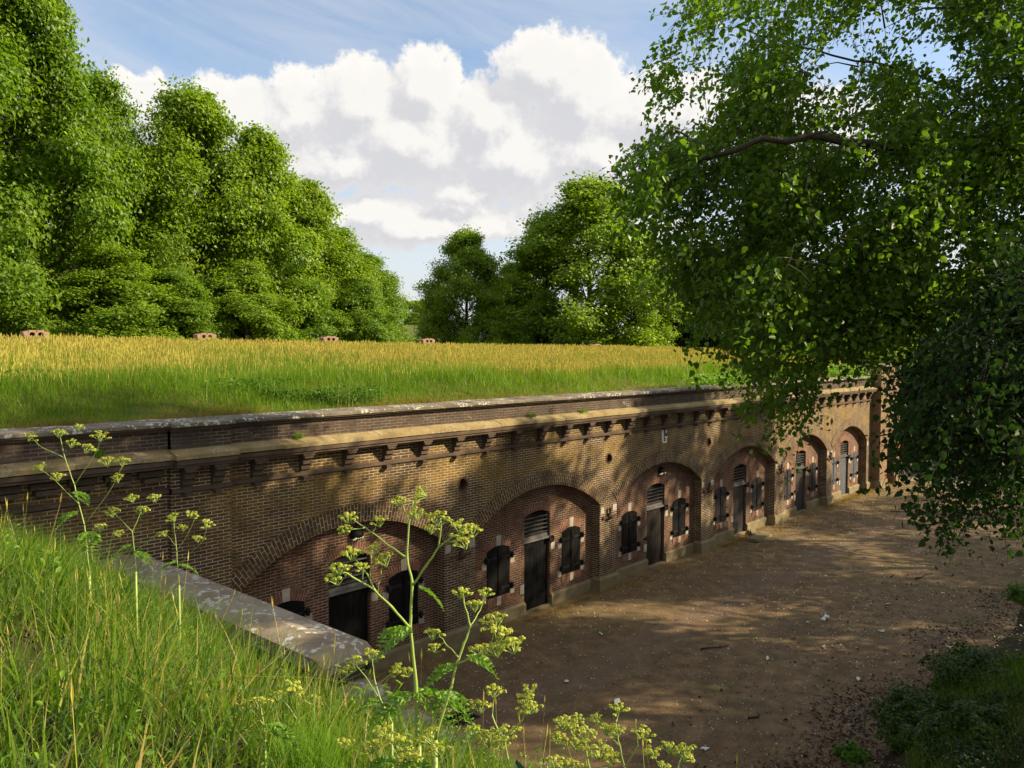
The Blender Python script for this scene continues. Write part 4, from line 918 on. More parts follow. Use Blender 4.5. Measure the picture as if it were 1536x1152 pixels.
# short under-layer and straw
n = 60000; x = rng.uniform(-0.6, 5.0, n); y = rng.uniform(-12.6, -0.02, n); d = np.hypot(x, y+13); k = (d > 1.1) & ((x < 4.9) | (y < -8.8)); x, y = x[k], y[k]; n = len(x)
o = link('bank_undergrowth', blades_mesh('bank_undergrowth', np.stack([x, y, bank_z(x, y)-0.02], 1), rng.uniform(0.06, 0.2, n), rng.uniform(0.005, 0.012, n), rng.normal(size=(n, 2))*0.9, rng, np.clip(rng.random(n)*0.5+0.52*(rng.random(n) < 0.28), 0, 1), 2), GRASS_BANK); tag(o, 'short matted grass under the long grass of the bank', 'grass', kind='stuff')
# flowering stalks on the bank
n = 240; x = rng.uniform(0.3, 4.4, n); y = rng.uniform(-11.6, -0.4, n); d = np.hypot(x, y+13); k = (d > 2.2) & (y < 0) & ((x < 4.85)); x, y = x[k], y[k]; n = len(x)
b0 = np.stack([x, y, bank_z(x, y)], 1); ln_ = rng.normal(size=(n, 2))*0.18; hh = rng.uniform(0.34, 0.60, n); tp_ = b0+np.concatenate([ln_*hh[:, None], hh[:, None]], 1)
o = link('bank_seed_stalks', heads_mesh('bank_seed_stalks', tp_, rng.uniform(0.05, 0.10, n), rng.uniform(0.006, 0.012, n), ln_, rng, rng.random(n), b0), SEED); tag(o, 'pale flowering grass stalks scattered over the bank', 'grass', kind='stuff')

n = 2300; cx_, cy_ = rng.uniform(0.2, 4.6, 60), rng.uniform(-11.3, -0.6, 60); ii = rng.integers(0, 60, n); x = cx_[ii]+rng.normal(size=n)*0.13; y = cy_[ii]+rng.normal(size=n)*0.13
k = (np.hypot(x, y+13) > 2.0) & (x < 4.85); x, y, ii = x[k], y[k], ii[k]; n = len(x); zz = bank_z(x, y)+rng.uniform(0.08, 0.34, n)
o = link('bank_weeds', leaf_mesh('bank_weeds', np.stack([x, y, zz], 1), rng.normal(size=(n, 3))*0.6+np.array([0, 0, 0.7]), rng.uniform(0.03, 0.07, n)*np.clip(np.hypot(x, y+13)/5.5, 0.35, 1), rng, rng.random(n), 0.45, 0.3, None, True), LEAF_HOG); tag(o, 'small leafy weeds growing through the grass of the bank', 'weeds', kind='stuff')
# meadow on the roof
def meadow(N, hmin, hmax, y0, y1, power=1.5):
    x = rng.uniform(-3, 62, N*6); y = y0+(y1-y0)*rng.random(N*6)**1.2; d = np.hypot(x, y+13); p = (14.0/np.maximum(d, 12))**power
    ang = np.degrees(np.arctan2(y+13, x)); k = (rng.random(len(x)) < p) & (ang > 8) & (ang < 80); return x[k][:N], y[k][:N], d[k][:N]
x, y, d = meadow(190000, 0, 0, 0.42, 24.0); n = len(x); edge = smooth(0.4, 2.4, y+0.8*(vnoise(x, y, 1.1, 4)-0.5)); pn = vnoise(x, y, 0.55, 5); pn2 = vnoise(x, y, 1.7, 6)
h = (0.16+0.26*edge+0.17*smooth(3, 9, y))*rng.uniform(0.55, 1.2, n)*(0.75+0.5*pn2)
yel = np.clip(0.16+0.68*smooth(2.0, 10.5, y+5.5*(pn-0.5))+0.08*(1-smooth(0.4, 1.4, y)), 0, 1)
rnd = np.clip(rng.random(n)*0.5+yel*0.42+np.where(rng.random(n) < 0.05+0.30*yel*yel, 0.35, 0), 0, 1)
o = link('meadow_grass', blades_mesh('meadow_grass', np.stack([x, y, roof_z(x, y)-0.03], 1), h, np.maximum(0.010, 0.00062*d)*rng.uniform(0.7, 1.3, n), rng.normal(size=(n, 2))*0.28, rng, rnd, 3, 0.6), GRASS_ROOF); tag(o, 'tall green and yellow meadow grass covering the roof', 'grass', kind='stuff')
x, y, d = meadow(95000, 0, 0, 2.2, 22.0, 1.1); pn = vnoise(x, y, 0.55, 5); k = rng.random(len(x)) < 0.08+0.85*smooth(2.0, 9.0, y+7*(pn-0.5)); x, y, d = x[k], y[k], d[k]; n = len(x)
b0 = np.stack([x, y, roof_z(x, y)], 1); ln_ = rng.normal(size=(n, 2))*0.12; hh = rng.uniform(0.34, 0.66, n)*(0.72+0.28*smooth(3, 9, y)); tp_ = b0+np.concatenate([ln_*hh[:, None], hh[:, None]], 1)
o = link('meadow_seed_heads', heads_mesh('meadow_seed_heads', tp_, rng.uniform(0.07, 0.16, n), np.maximum(0.014, 0.00095*d)*rng.uniform(0.7, 1.3, n), ln_, rng, np.clip(rng.random(n)*0.85+0.25*(rng.random(n) < 0.1), 0, 1), b0), SEED); tag(o, 'ochre flowering grass heads over the back of the roof meadow', 'grass', kind='stuff')
n = 42000; x = rng.uniform(0, 45, n)**1.0; y = 0.36+rng.exponential(0.28, n); k = (y < 1.7) & (rng.random(n) < 16/(12+x)) & (vnoise(x, y, 1.3, 9) > 0.42); x, y = x[k], y[k]; n = len(x)
o = link('dry_edge_grass', blades_mesh('dry_edge_grass', np.stack([x, y, roof_z(x, y)-0.02], 1), rng.uniform(0.06, 0.24, n), np.maximum(0.010, 0.0006*np.hypot(x, y+13)), rng.normal(size=(n, 2))*0.8, rng, rng.random(n), 2), DRY); tag(o, 'dry brown grass along the inner edge of the parapet', 'grass', kind='stuff')

# mound across the yard and weeds along the foot of the facade
n = 70000; x = rng.uniform(10.5, 34, n); y = rng.uniform(-12.4, -7.6, n); z = bank_z(x, y); d = np.hypot(x, y+13)
k = (z > 0.10+0.25*vnoise(x, y, 1.4, 3)) & (rng.random(n) < 17/(8+d)) & (x-0.6*(y+13) > 9.5); x, y, z, d = x[k], y[k], z[k], d[k]; n = len(x)
o = link('mound_grass', blades_mesh('mound_grass', np.stack([x, y, z-0.03], 1), rng.uniform(0.10, 0.38, n)*(0.6+0.8*vnoise(x, y, 1.6, 8)), np.maximum(0.007, 0.0006*d), rng.normal(size=(n, 2))*0.45, rng, np.clip(rng.random(n)*0.55+0.25*vnoise(x, y, 1.0, 7), 0, 1), 3), GRASS_BANK); tag(o, 'grass on the low mound at the right edge of the yard', 'grass', kind='stuff')
n = 9000; x = rng.uniform(7, 46, n); y = -0.09-rng.exponential(0.16, n); k = (vnoise(x, y*3, 1.7, 12) > 0.50) & (y > -1.2); k |= (x > 35) & (y > -0.8); x, y = x[k], y[k]; n = len(x)
o = link('wall_foot_weeds', blades_mesh('wall_foot_weeds', np.stack([x, y, np.zeros(n)], 1), rng.uniform(0.03, 0.13, n), np.maximum(0.008, 0.0006*np.hypot(x, y+13)), rng.normal(size=(n, 2))*0.9, rng, rng.random(n)*0.7+0.3, 2), DRY); tag(o, 'dry weeds along the foot of the brick facade', 'weeds', kind='stuff')

n = 60000; x = rng.uniform(10.5, 32, n); y = rng.uniform(-12.6, -7.6, n); z = bank_z(x, y); d = np.hypot(x, y+13); k = (z > 0.14+0.3*vnoise(x, y, 1.4, 3)) & (rng.random(n) < 16/(6+d)) & (vnoise(x, y, 1.9, 17) > 0.34); x, y, z = x[k], y[k], z[k]; n = len(x)
o = link('shaded_ground_cover', leaf_mesh('shaded_ground_cover', np.stack([x, y, z+0.30*rng.random(n)*vnoise(x, y, 2.2, 18)], 1), rng.normal(size=(n, 3))*0.5+np.array([0, 0, 1.0]), rng.uniform(0.04, 0.09, n), rng, rng.random(n), 0.75, 0.3, None, True), LEAF_DARK); tag(o, 'low leafy cover with shade put into its dark green, over the mound at the right of the yard', 'ground cover', kind='stuff')  # leaf carpet added to darken the mound, shade put into its colour
# fallen leaves and petals
def flat_leaves(name, x, y, z, size, mat, label, cat, tilt=0.35):
    n = len(x); N_ = np.concatenate([rng.normal(size=(n, 2))*tilt, np.ones((n, 1))], 1)
    o = link(name, leaf_mesh(name, np.stack([x, y, z], 1), N_, size, rng, rng.random(n), 0.7, 0.3), mat); tag(o, label, cat, kind='stuff')
n = 42000; x = rng.uniform(9.5, 26, n); y = rng.uniform(-12, -5.5, n); zz = bank_z(x, y)
k = rng.random(n) < np.exp(-((y+8.1+0.05*(x-13)-0.3*np.sin(x*1.3))/0.55)**2)*np.where(x < 16.5, 1, 0.35)+0.02; x, y, zz = x[k], y[k], zz[k]
flat_leaves('leaf_litter', x, y, np.maximum(zz, 0.0)+0.018, rng.uniform(0.04, 0.10, len(x)), LITTER, 'dead brown leaves drifted along the foot of the mound', 'dead leaves', 0.6)
n = 15000; x = 6+38*rng.random(n)**1.25; y = rng.uniform(-12, -0.15, n); k = rng.random(n) < 0.25+0.75*vnoise(x, y, 0.8, 21); x, y = x[k], y[k]
flat_leaves('fallen_petals', x, y, np.maximum(bank_z(x, y)*(y < -7.5), 0.0)+0.016, rng.uniform(0.016, 0.046, len(x))*np.clip(np.hypot(x, y+13)/14, 1, 1.7), PETAL, 'tiny pale petals strewn over the brown yard', 'petals')
n = 7000; x = 6+38*rng.random(n)**1.2; y = rng.uniform(-10, -0.15, n); k = rng.random(n) < vnoise(x, y, 0.9, 31)**1.5; x, y = x[k], y[k]
flat_leaves('yard_debris', x, y, np.full(len(x), 0.017), rng.uniform(0.02, 0.055, len(x)), LITTER, 'scattered bits of dry leaf and bark over the yard', 'debris')

# ================================================================ small things in the yard
def scrap(u, v, size, label, seed):
    r = np.random.default_rng(seed); d_ = (at(u, v, 1)-CAMP); t = -6.73/d_[2]; p = CAMP+d_*t
    m = MB(); k = 9; a = np.linspace(0, 2*math.pi, k+1)[:-1]; rr_ = size*r.uniform(0.35, 1.0, k); zz_ = r.uniform(0.004, size*0.45, k); ang = r.uniform(0, 3.14)
    pts = [(p[0]+rr_[i]*(math.cos(a[i])*math.cos(ang)*1.0-math.sin(a[i])*math.sin(ang)*.45), p[1]+rr_[i]*(math.cos(a[i])*math.sin(ang)+math.sin(a[i])*math.cos(ang)*.45), 0.01+zz_[i]) for i in range(k)]
    c0 = (p[0], p[1], 0.012+size*0.3); c1 = (p[0], p[1], 0.006)
    for i in range(k): m.poly([pts[i], pts[(i+1) % k], c0]); m.poly([pts[(i+1) % k], pts[i], c1])
    o = m.build('paper_scrap', SCRAPM); o['group'] = 'white scraps lying in the yard'; tag(o, label, 'paper scrap')
SCRAPM = plain('scrap_white', (0.62, 0.62, 0.60), 0.8, 0.25, 40)
for i, (u, v, s_, lb) in enumerate([(1240, 927, 0.24, 'largest crumpled white scrap in the middle of the yard'), (1213, 932, 0.09, 'small white scrap just left of the largest one'),
    (1322, 945, 0.14, 'thin white scrap right of the largest one'), (1237, 968, 0.10, 'small white scrap straight below the largest one'), (1153, 987, 0.13, 'white scrap near the foot of the mound, lower left of the largest one'),
    (1290, 1017, 0.12, 'narrow white scrap right beside the top of the mound'), (1425, 969, 0.16, 'white scrap in the dark shade at right'), (1335, 904, 0.11, 'white scrap above and right of the largest one'),
    (1117, 906, 0.08, 'tiny white scrap near the lit patch left of centre'), (904, 951, 0.13, 'white scrap in the sun patch before the second door'), (850, 1022, 0.13, 'white scrap left of the long sun patch'), (928, 1052, 0.15, 'white scrap below the long sun patch'),
    (1060, 1122, 0.11, 'white scrap at the bottom edge of the yard'), (1416, 887, 0.10, 'small white scrap far right near the hanging oak twigs')]): scrap(u, v, s_, lb, 50+i)
def ground_pt(u, v, z=0.0): d_ = at(u, v, 1)-CAMP; return CAMP+d_*((z-CAMP[2])/d_[2])
for i, (u0, v0, u1, v1, lb) in enumerate([(1052, 974, 1096, 968, 'dark fallen twig on the mossy patch of the yard'), (1126, 1078, 1145, 1072, 'short dark twig at the bottom of the yard'), (1338, 765, 1372, 766, 'long thin stick lying far along the yard'), (1375, 866, 1400, 858, 'forked stick on the right of the yard')]):
    a, b = ground_pt(u0, v0), ground_pt(u1, v1); m = MB(); Q = [a+(b-a)*t+np.array([0, 0.04*math.sin(t*7+i), 0.02]) for t in np.linspace(0, 1, 6)]
    m.tube(Q, list(np.linspace(0.022, 0.008, 6)), 6); c = Q[3]; m.tube([c, c+(b-a)*0.22+np.array([0.08, 0.12, 0.03])], [0.01, 0.004], 5)
    o = m.build('twig', BARK, None, True); tag(o, lb, 'twig', 'fallen twigs')
# drain grate
g0 = ground_pt(694, 1077); gr = empty('drain_grate', (g0[0], g0[1], 0), 'dark iron drain grate set in the paving behind the plant stems', 'drain')
m = MB(); s_ = 0.24
for q in ((-s_, s_, -s_, -s_+.04), (-s_, s_, s_-.04, s_), (-s_, -s_+.04, -s_+.0405, s_-.0405), (s_-.04, s_, -s_+.0405, s_-.0405)): m.box(g0[0]+q[0], g0[0]+q[1], g0[1]+q[2], g0[1]+q[3], 0.0, 0.022)
m.build('frame', IRON, gr)
m = MB()
for q in range(7): xx = g0[0]-0.17+q*0.0567; m.box(xx-0.012, xx+0.012, g0[1]-0.199, g0[1]+0.199, 0.004, 0.019)
m.build('bars', IRON, gr)
m = MB(); m.poly([(g0[0]-.2, g0[1]-.2, 0.007), (g0[0]+.2, g0[1]-.2, 0.007), (g0[0]+.2, g0[1]+.2, 0.007), (g0[0]-.2, g0[1]+.2, 0.007)]); m.build('shaft', DARK, gr)
# loose slabs beside the fourth door
def slab(u, v, L_, W_, H_, ang, mat, name, label, cat, z0=0.0, tilt=0.0):
    p = ground_pt(u, v); m = MB(); m.box(-L_/2, L_/2, -W_/2, W_/2, 0, H_); o = m.build(name, mat, None, bevel=0.012); o.location = (p[0], p[1], z0); o.rotation_euler = (tilt, 0.03, ang); tag(o, label, cat)
slab(1141, 806, 1.5, 0.42, 0.10, 0.08, STONE_PLINTH, 'stone_slab', 'flat sandy stone slab lying before the fourth door', 'slab')
slab(1131, 800, 0.9, 0.20, 0.12, 0.5, BARK_PALE, 'wooden_plank', 'short pale plank lying against the slab by the fourth door', 'plank')

# roof vents
VB = plain('pinkish_concrete', (0.26, 0.165, 0.12), 0.85, 0.25, 14)
for i, (u, v, lb) in enumerate([(52, 507, 'leftmost pinkish roof vent in the meadow'), (307, 509, 'second roof vent from the left, at the foot of bright bushes'), (493, 512, 'third roof vent from the left'), (640, 514, 'roof vent standing in the gap between the tree rows'), (893, 520, 'rightmost roof vent under the big crowned tree')]):
    xx = [9.3, 15.1, 20.7, 26.3, 39.2][i]; d_ = at(u, v, 1)-CAMP; t = 28.6/d_[1]; p = CAMP+d_*t+np.array([0, 0, 0.05])
    e = empty('roof_vent', (p[0], p[1], p[2]-0.5), lb, 'roof vent', 'ceramic vents in a row on the roof')
    m = MB(); w_, h_ = 0.36, 0.115
    for s in (-1, 1):   # two openings side by side, framed by the block
        cx_ = s*0.12; k = 14
        for q in range(k):
            a0, a1 = 2*math.pi*q/k, 2*math.pi*(q+1)/k
            def O(a): return (p[0]+cx_+0.085*math.cos(a), p[2]+0.07*math.sin(a))
            def B(a):
                c, s2 = math.cos(a), math.sin(a); f = min(0.12/max(abs(c), 1e-6), h_/max(abs(s2), 1e-6)); return (p[0]+cx_+f*c, p[2]+f*s2)
            for yy in (p[1]-0.17, p[1]+0.17): m.poly([(O(a0)[0], yy, O(a0)[1]), (O(a1)[0], yy, O(a1)[1]), (B(a1)[0], yy, B(a1)[1]), (B(a0)[0], yy, B(a0)[1])])
            m.poly([(O(a0)[0], p[1]-0.17, O(a0)[1]), (O(a1)[0], p[1]-0.17, O(a1)[1]), (O(a1)[0], p[1]+0.17, O(a1)[1]), (O(a0)[0], p[1]+0.17, O(a0)[1])])
    for s in (-1, 1): m.extrude_y([(p[0]+s*0.24, p[2]-h_), (p[0]+s*0.36, p[2]-h_*0.75), (p[0]+s*0.38, p[2]+h_*0.6), (p[0]+s*0.24, p[2]+h_)], p[1]-0.165, p[1]+0.165)
    m.box(p[0]-0.24, p[0]+0.24, p[1]-0.17, p[1]+0.17, p[2]+h_, p[2]+h_+0.02); m.box(p[0]-0.24, p[0]+0.24, p[1]-0.17, p[1]+0.17, p[2]-h_-0.02, p[2]-h_)
    m.build('cap', VB, e)
    m = MB(); m.tube([(p[0], p[1], p[2]-0.75), (p[0], p[1], p[2]-h_-0.02)], [0.17, 0.13], 12); m.build('pipe', VB, e, True)
    m = MB(); m.box(p[0]-0.22, p[0]+0.22, p[1]-0.01, p[1]+0.01, p[2]-h_, p[2]+h_); m.build('baffle', DARK, e)

# bicycle and orange box at the end pavilion, cars far behind the oak leaves
bk = ground_pt(1344, 722); BX0, BY0 = bk[0], bk[1]
bike = empty('bicycle', (BX0, BY0, 0), 'silver bicycle with a dark bag parked past the end pavilion', 'bicycle')
SILV = plain('silver_metal', (0.62, 0.63, 0.66), 0.35, 0.1, 20, 0.5, 0.3); RUB = plain('black_rubber', (0.02, 0.02, 0.02), 0.8)
bd = np.array([0.72, -0.69, 0])
def BP(s, z, o=0.0): return np.array([BX0, BY0, 0])+bd*s+np.array([0.69, 0.72, 0])*o+np.array([0, 0, z])
for s in (-0.52, 0.52):
    m = MB(); a = np.linspace(0, 2*math.pi, 25); m.tube([BP(s+0.335*math.cos(t), 0.36+0.335*math.sin(t)) for t in a], 0.022, 6, False); wh = m.build('wheel', RUB, bike, True)
    m = MB(); m.tube([BP(s+0.305*math.cos(t), 0.36+0.305*math.sin(t)) for t in a], 0.012, 5, False)
    for t in np.linspace(0, 2*math.pi, 15)[:-1]: m.tube([BP(s, 0.36), BP(s+0.30*math.cos(t), 0.36+0.30*math.sin(t))], 0.004, 3, False)
    m.build('rim', SILV, wh, True)
m = MB()
for a, b in (((-0.52, 0.36), (-0.05, 0.34)), ((-0.52, 0.36), (-0.16, 0.80)), ((-0.05, 0.34), (-0.18, 0.92)), ((-0.05, 0.34), (0.36, 0.82)), ((-0.16, 0.80), (0.34, 0.88)), ((0.52, 0.36), (0.33, 0.98))): m.tube([BP(*a), BP(*b)], 0.018, 7)
m.build('frame', SILV, bike, True)
m = MB(); m.tube([BP(0.33, 0.98), BP(0.30, 1.05), BP(0.27, 1.08, 0.28)], 0.013, 6); m.tube([BP(0.30, 1.05), BP(0.27, 1.08, -0.28)], 0.013, 6); m.build('handlebar', SILV, bike, True)
m = MB(); m.tube([BP(-0.32, 0.96), BP(-0.2, 0.97), BP(-0.05, 0.96)], [0.09, 0.08, 0.025], 8); m.build('saddle', RUB, bike, True)
m = MB(); m.box(-0.2, 0.2, -0.2, 0.2, 0, 0.36); o = m.build('bag', RUB, bike, bevel=0.05); o.matrix_parent_inverse = Matrix.Identity(4); pb = BP(-0.5, 0.78)-np.array([BX0, BY0, 0]); o.location = pb.tolist(); o.rotation_euler = (0, 0, -0.76)
m = MB(); ox = 44.36; m.extrude_y([(ox, 1.62), (ox+0.30, 1.62), (ox+0.34, 1.68), (ox+0.34, 2.0), (ox+0.30, 2.06), (ox, 2.06)], -0.40, -0.1); o = m.build('post_box', plain('orange_paint', (0.60, 0.17, 0.03), 0.5, 0.1)); tag(o, 'orange box fixed to the corner of the end pavilion above the bicycle', 'box')

def car(px_, py_, ang, paintm, label, L_=4.1):
    e = empty('parked_car', (px_, py_, 0), label, 'car'); e.rotation_euler = (0, 0, ang)
    h = L_/2; low = [(-h, .32), (-h-.02, .62), (-h+.08, .86), (-h*.36, .93), (h*.62, .90), (h-.02, .78), (h+.02, .5), (h-.03, .30)]
    roof = [(-h*.36+.02, .931), (-h*.08, 1.40), (h*.30, 1.46), (h*.62, 1.36), (h*.86, .88)]
    def loc(mb, nm, mat, par, bev=0.0):
        o = mb.build(nm, mat, None, False, bev); o.parent = par; return o
    m = MB(); m.extrude_y(low, -.84, .84); body = loc(m, 'body', paintm, e, 0.09)
    m = MB(); ga = MB()
    for s in (-1, 1):
        m.poly([(x_, s*(.76-.22*(z_-.93)/.5), z_) for x_, z_ in roof]); sh = [(x_*0.9+.03, s*(.772-.22*(z_-.93)/.5), .95+(z_-.93)*.82) for x_, z_ in roof]; ga.poly(sh)
    for (a, b) in zip(roof[:-1], roof[1:]):
        wa, wb = .76-.22*(a[1]-.93)/.5, .76-.22*(b[1]-.93)/.5; q = [(a[0], -wa, a[1]), (a[0], wa, a[1]), (b[0], wb, b[1]), (b[0], -wb, b[1])]; m.poly(q)
        if abs(b[1]-a[1]) > .3: ga.poly([(x_*1.004+(.012 if x_ > 0 else -.012), y_*.86, z_*.985+.02) for x_, y_, z_ in q])
    loc(m, 'cabin', paintm, e); loc(ga, 'windows', CARGLASS, e)
    for s in (-1, 1):
        for wx_ in (-h*.62, h*.60):
            mw = MB(); mw.tube([(wx_, s*.70, .31), (wx_, s*.86, .31)], .31, 18); w_ = loc(mw, 'wheel', RUB, e); mw = MB(); mw.tube([(wx_, s*.80, .31), (wx_, s*.872, .31)], .19, 12); r_2 = mw.build('rim', SILV); r_2.parent = w_
        mh = MB(); mh.box(-h-.05, -h+.06, s*.62-.14, s*.62+.14, .62, .76); loc(mh, 'headlight', WHITE, e, 0.02); mh = MB(); mh.box(h-.07, h+.03, s*.66-.12, s*.66+.12, .66, .84); loc(mh, 'tail_light', TAILM, e, 0.02)
    m = MB(); m.box(-h-.04, -h+.02, -.55, .55, .36, .5); loc(m, 'grille', RUB, e)
CARGLASS = plain('car_glass', (0.03, 0.035, 0.04), 0.12, 0.1, 5, 0.6); TAILM = plain('tail_red', (0.45, 0.02, 0.02), 0.3, 0.1)
cp1 = ground_pt(1487, 700); car(cp1[0], cp1[1], rad(75), plain('red_car_paint', (0.55, 0.02, 0.025), 0.25, 0.1, 4, 0.6), 'red car glimpsed through the oak leaves at right')
cp2 = ground_pt(1545, 722); car(cp2[0], cp2[1], rad(60), plain('silver_car_paint', (0.55, 0.57, 0.62), 0.25, 0.1, 4, 0.6), 'pale silver car at the right picture edge behind oak leaves')

# ================================================================ flowering plants on the bank
def umbel(parent, c, axis, r, seed, loose=1.0):
    """flat-topped head: rays carrying small tufts, one mesh for the tufts and one for the rays"""
    r_g = np.random.default_rng(seed); axis = unit(np.array(axis, float)); a = unit(np.cross(axis, [0.3, 0.9, 0.2])); b = np.cross(axis, a); hub = c-axis*r*1.05
    m = MB(); C, N, Sz = [], [], []
    k = 11
    for i in range(k):
        rr_ = r*math.sqrt((i+0.4)/k)*r_g.uniform(0.8, 1.1); th = i*2.4+r_g.uniform(-.3, .3)
        p = c+rr_*(math.cos(th)*a+math.sin(th)*b)-axis*(0.42*rr_*rr_/r)+axis*r_g.normal()*r*0.10
        m.tube([hub, hub+(p-hub)*0.55+axis*r*0.05, p], [0.0018, 0.0014, 0.001], 3, False)
        q = 20; dirs = unit(r_g.normal(size=(q, 3))+axis*0.8); C.append(p+dirs*r*np.array([1, 1, 0.55])*0.31*r_g.uniform(0.2, 1, (q, 1))); N.append(dirs+axis*0.5); Sz.append(r*r_g.uniform(0.12, 0.30, q))
    C, N, Sz = np.concatenate(C), np.concatenate(N), np.concatenate(Sz)
    h = link('umbel', leaf_mesh('umbel', C, N, Sz, r_g, None, 0.85, 0.2), UMBEL, parent); m.build('rays', HSTEM, h, True)
def fern_leaf(parent, p, dirv, L_, seed, mat=None, droop=0.9):
    """divided drooping leaf: midrib with paired toothed leaflets"""
    r_g = np.random.default_rng(seed); dirv = unit(np.array(dirv, float)); C, N, D_, Sz = [], [], [], []
    side = unit(np.cross(dirv, [0, 0, 1.0])); pts = []
    for i in range(13):
        t = (i+1)/13; q = p+dirv*L_*t+np.array([0, 0, -droop*L_*t*t]); pts.append(q)
        for s in (-1, 1):
            w_ = L_*0.34*math.sin(math.pi*(0.15+0.8*t))
            for e in range(3): f = (e+1)/3; C.append(q+s*side*w_*f+dirv*w_*0.35*f+np.array([0, 0, -0.25*w_*f])); N.append(np.array([0, 0, 1])+r_g.normal(size=3)*0.5); D_.append(s*side+dirv*0.7); Sz.append(w_*0.62)
        C.append(q); N.append(np.array([0, 0, 1])+r_g.normal(size=3)*0.4); D_.append(dirv); Sz.append(L_*0.13)
    me = leaf_mesh('leaf', np.array(C), np.array(N), np.array(Sz), r_g, None, 0.55, 0.35, np.array(D_), True); link('leaf', me, mat or LEAF_HOG, parent)
def plant(label, base, d, stems, umbels, leaves=(), group='yellow green umbel plants on the bank', seed=0, ground=True, name='umbel_plant'):
    r_g = np.random.default_rng(seed+77); b = np.array(at(base[0], base[1], d)); zb = float(bank_z(np.array([[b[0]]]), np.array([[b[1]]]))[0, 0])
    foot = np.array([b[0], b[1], min(zb-0.03, b[2]) if ground else b[2]]); e = empty(name, foot, label, 'plant', group); m = MB()
    m.tube([foot, b], [stems[0][1][0]*1.05, stems[0][1][0]], 8)
    for pts, (ra, rb) in stems:
        P = [np.array(at(u, v, d+dd)) for u, v, dd in pts]; Q = []
        for i in range(len(P)-1):
            for s in range(4): t = s/4; Q.append(P[i]*(1-t)+P[i+1]*t+r_g.normal(size=3)*0.0012)
        Q.append(P[-1]); n_ = len(Q); rs = np.linspace(ra, rb, n_)
        rs = rs*(0.62 if d < 4 else 0.42)
        for i in range(len(P)): rs[min(i*4, n_-1)] *= 1.25
        m.tube(Q, list(rs), 8)
    m.build('stem', HSTEM, e, True)
    for i, (u, v, dd, sz) in enumerate(umbels):
        c = np.array(at(u, v, d+dd)); umbel(e, c, np.array([0, 0, 1])+r_g.normal(size=3)*0.28, sz*(0.46 if d < 4 else 0.28)*d/FPX, seed*100+i)
    for i, (u, v, dd, sz, ang) in enumerate(leaves if d < 4 else [(*q[:3], q[3]*0.5, q[4]) for q in leaves]):
        p = np.array(at(u, v, d+dd)); dv = RT*math.cos(ang)+UP*math.sin(ang)*0.6+FW*r_g.normal()*0.4; fern_leaf(e, p, dv, sz*d/FPX, seed*200+i)
    return e
# the tall plant in the middle
plant('tallest green umbel plant in front of the first arch, with many side branches', (630, 1120), 2.75,
      [([(630, 1120, 0), (626, 1028, 0), (617, 944, .01), (620, 875, .02), (611, 838, .03), (615, 783, .04), (621, 752, .04)], (0.0105, 0.0036)),
       ([(617, 944, .01), (590, 912, -.06), (563, 886, -.12), (530, 866, -.18), (512, 856, -.2)], (0.0072, 0.003)),
       ([(563, 886, -.12), (552, 863, -.12), (532, 838, -.12)], (0.004, 0.0025)), ([(567, 890, -.1), (573, 862, -.08), (575, 842, -.08)], (0.003, 0.0022)),
       ([(545, 872, -.15), (546, 856, -.16)], (0.0028, 0.002)), ([(556, 868, -.12), (558, 834, -.1)], (0.003, 0.002)),
       ([(611, 838, .03), (575, 812, .12), (548, 792, .16), (526, 778, .18)], (0.0052, 0.0026)), ([(560, 802, .14), (567, 784, .15)], (0.003, 0.002)), ([(548, 792, .16), (526, 796, .12)], (0.003, 0.002)),
       ([(619, 880, .02), (640, 850, -.05), (659, 822, -.09), (663, 790, -.1), (661, 778, -.1)], (0.006, 0.0028)), ([(659, 822, -.09), (680, 806, -.14), (694, 797, -.15)], (0.004, 0.0025)), ([(680, 806, -.14), (706, 797, -.1)], (0.003, 0.002)), ([(664, 815, -.1), (694, 812, -.16)], (0.003, 0.002)),
       ([(615, 783, .04), (604, 755, .08)], (0.003, 0.002)), ([(618, 768, .04), (626, 745, 0)], (0.003, 0.002))],
      [(523, 772, .18, 34), (517, 792, .12, 26), (567, 778, .15, 30), (600, 747, .08, 32), (626, 739, 0, 34), (626, 766, .06, 34), (661, 771, -.1, 40), (692, 788, -.15, 40), (709, 791, -.1, 34), (694, 808, -.16, 34),
       (529, 824, -.12, 38), (557, 821, -.1, 28), (575, 833, -.08, 38), (513, 847, -.2, 34), (504, 862, -.2, 38), (544, 848, -.16, 26), (648, 790, -.05, 24)],
      [(620, 942, 0, 62, 2.6), (622, 1035, .02, 72, 0.2), (624, 1040, 0, 70, 3.0), (628, 880, .02, 40, -.2), (655, 1040, -.02, 60, .3)], seed=1)
plant('second umbel plant leaning right of the tallest one, before the yard', (655, 1110), 2.6,
      [([(655, 1110, 0), (676, 1039, 0), (687, 997, .02), (698, 965, .03), (707, 940, .04), (697, 902, .05), (694, 886, .05)], (0.0085, 0.003)), ([(687, 997, .02), (712, 985, -.06), (735, 975, -.12), (768, 960, -.15)], (0.0045, 0.0022)),
       ([(707, 940, .04), (722, 915, .1), (730, 885, .12)], (0.0035, 0.002)), ([(735, 975, -.12), (745, 940, -.1)], (0.003, 0.002)), ([(690, 985, .02), (668, 965, .08), (655, 945, .1)], (0.0035, 0.002)), ([(668, 965, .08), (645, 980, .1)], (0.0025, 0.0015))],
      [(694, 884, .05, 34), (730, 885, .12, 28), (714, 902, .08, 34), (738, 925, -.08, 46), (755, 945, -.12, 46), (770, 962, -.15, 42), (742, 968, -.1, 40), (720, 968, -.05, 34), (653, 944, .1, 36), (655, 968, .09, 28)],
      [(688, 997, 0, 55, 3.1), (700, 985, 0, 50, 0.4)], seed=2)
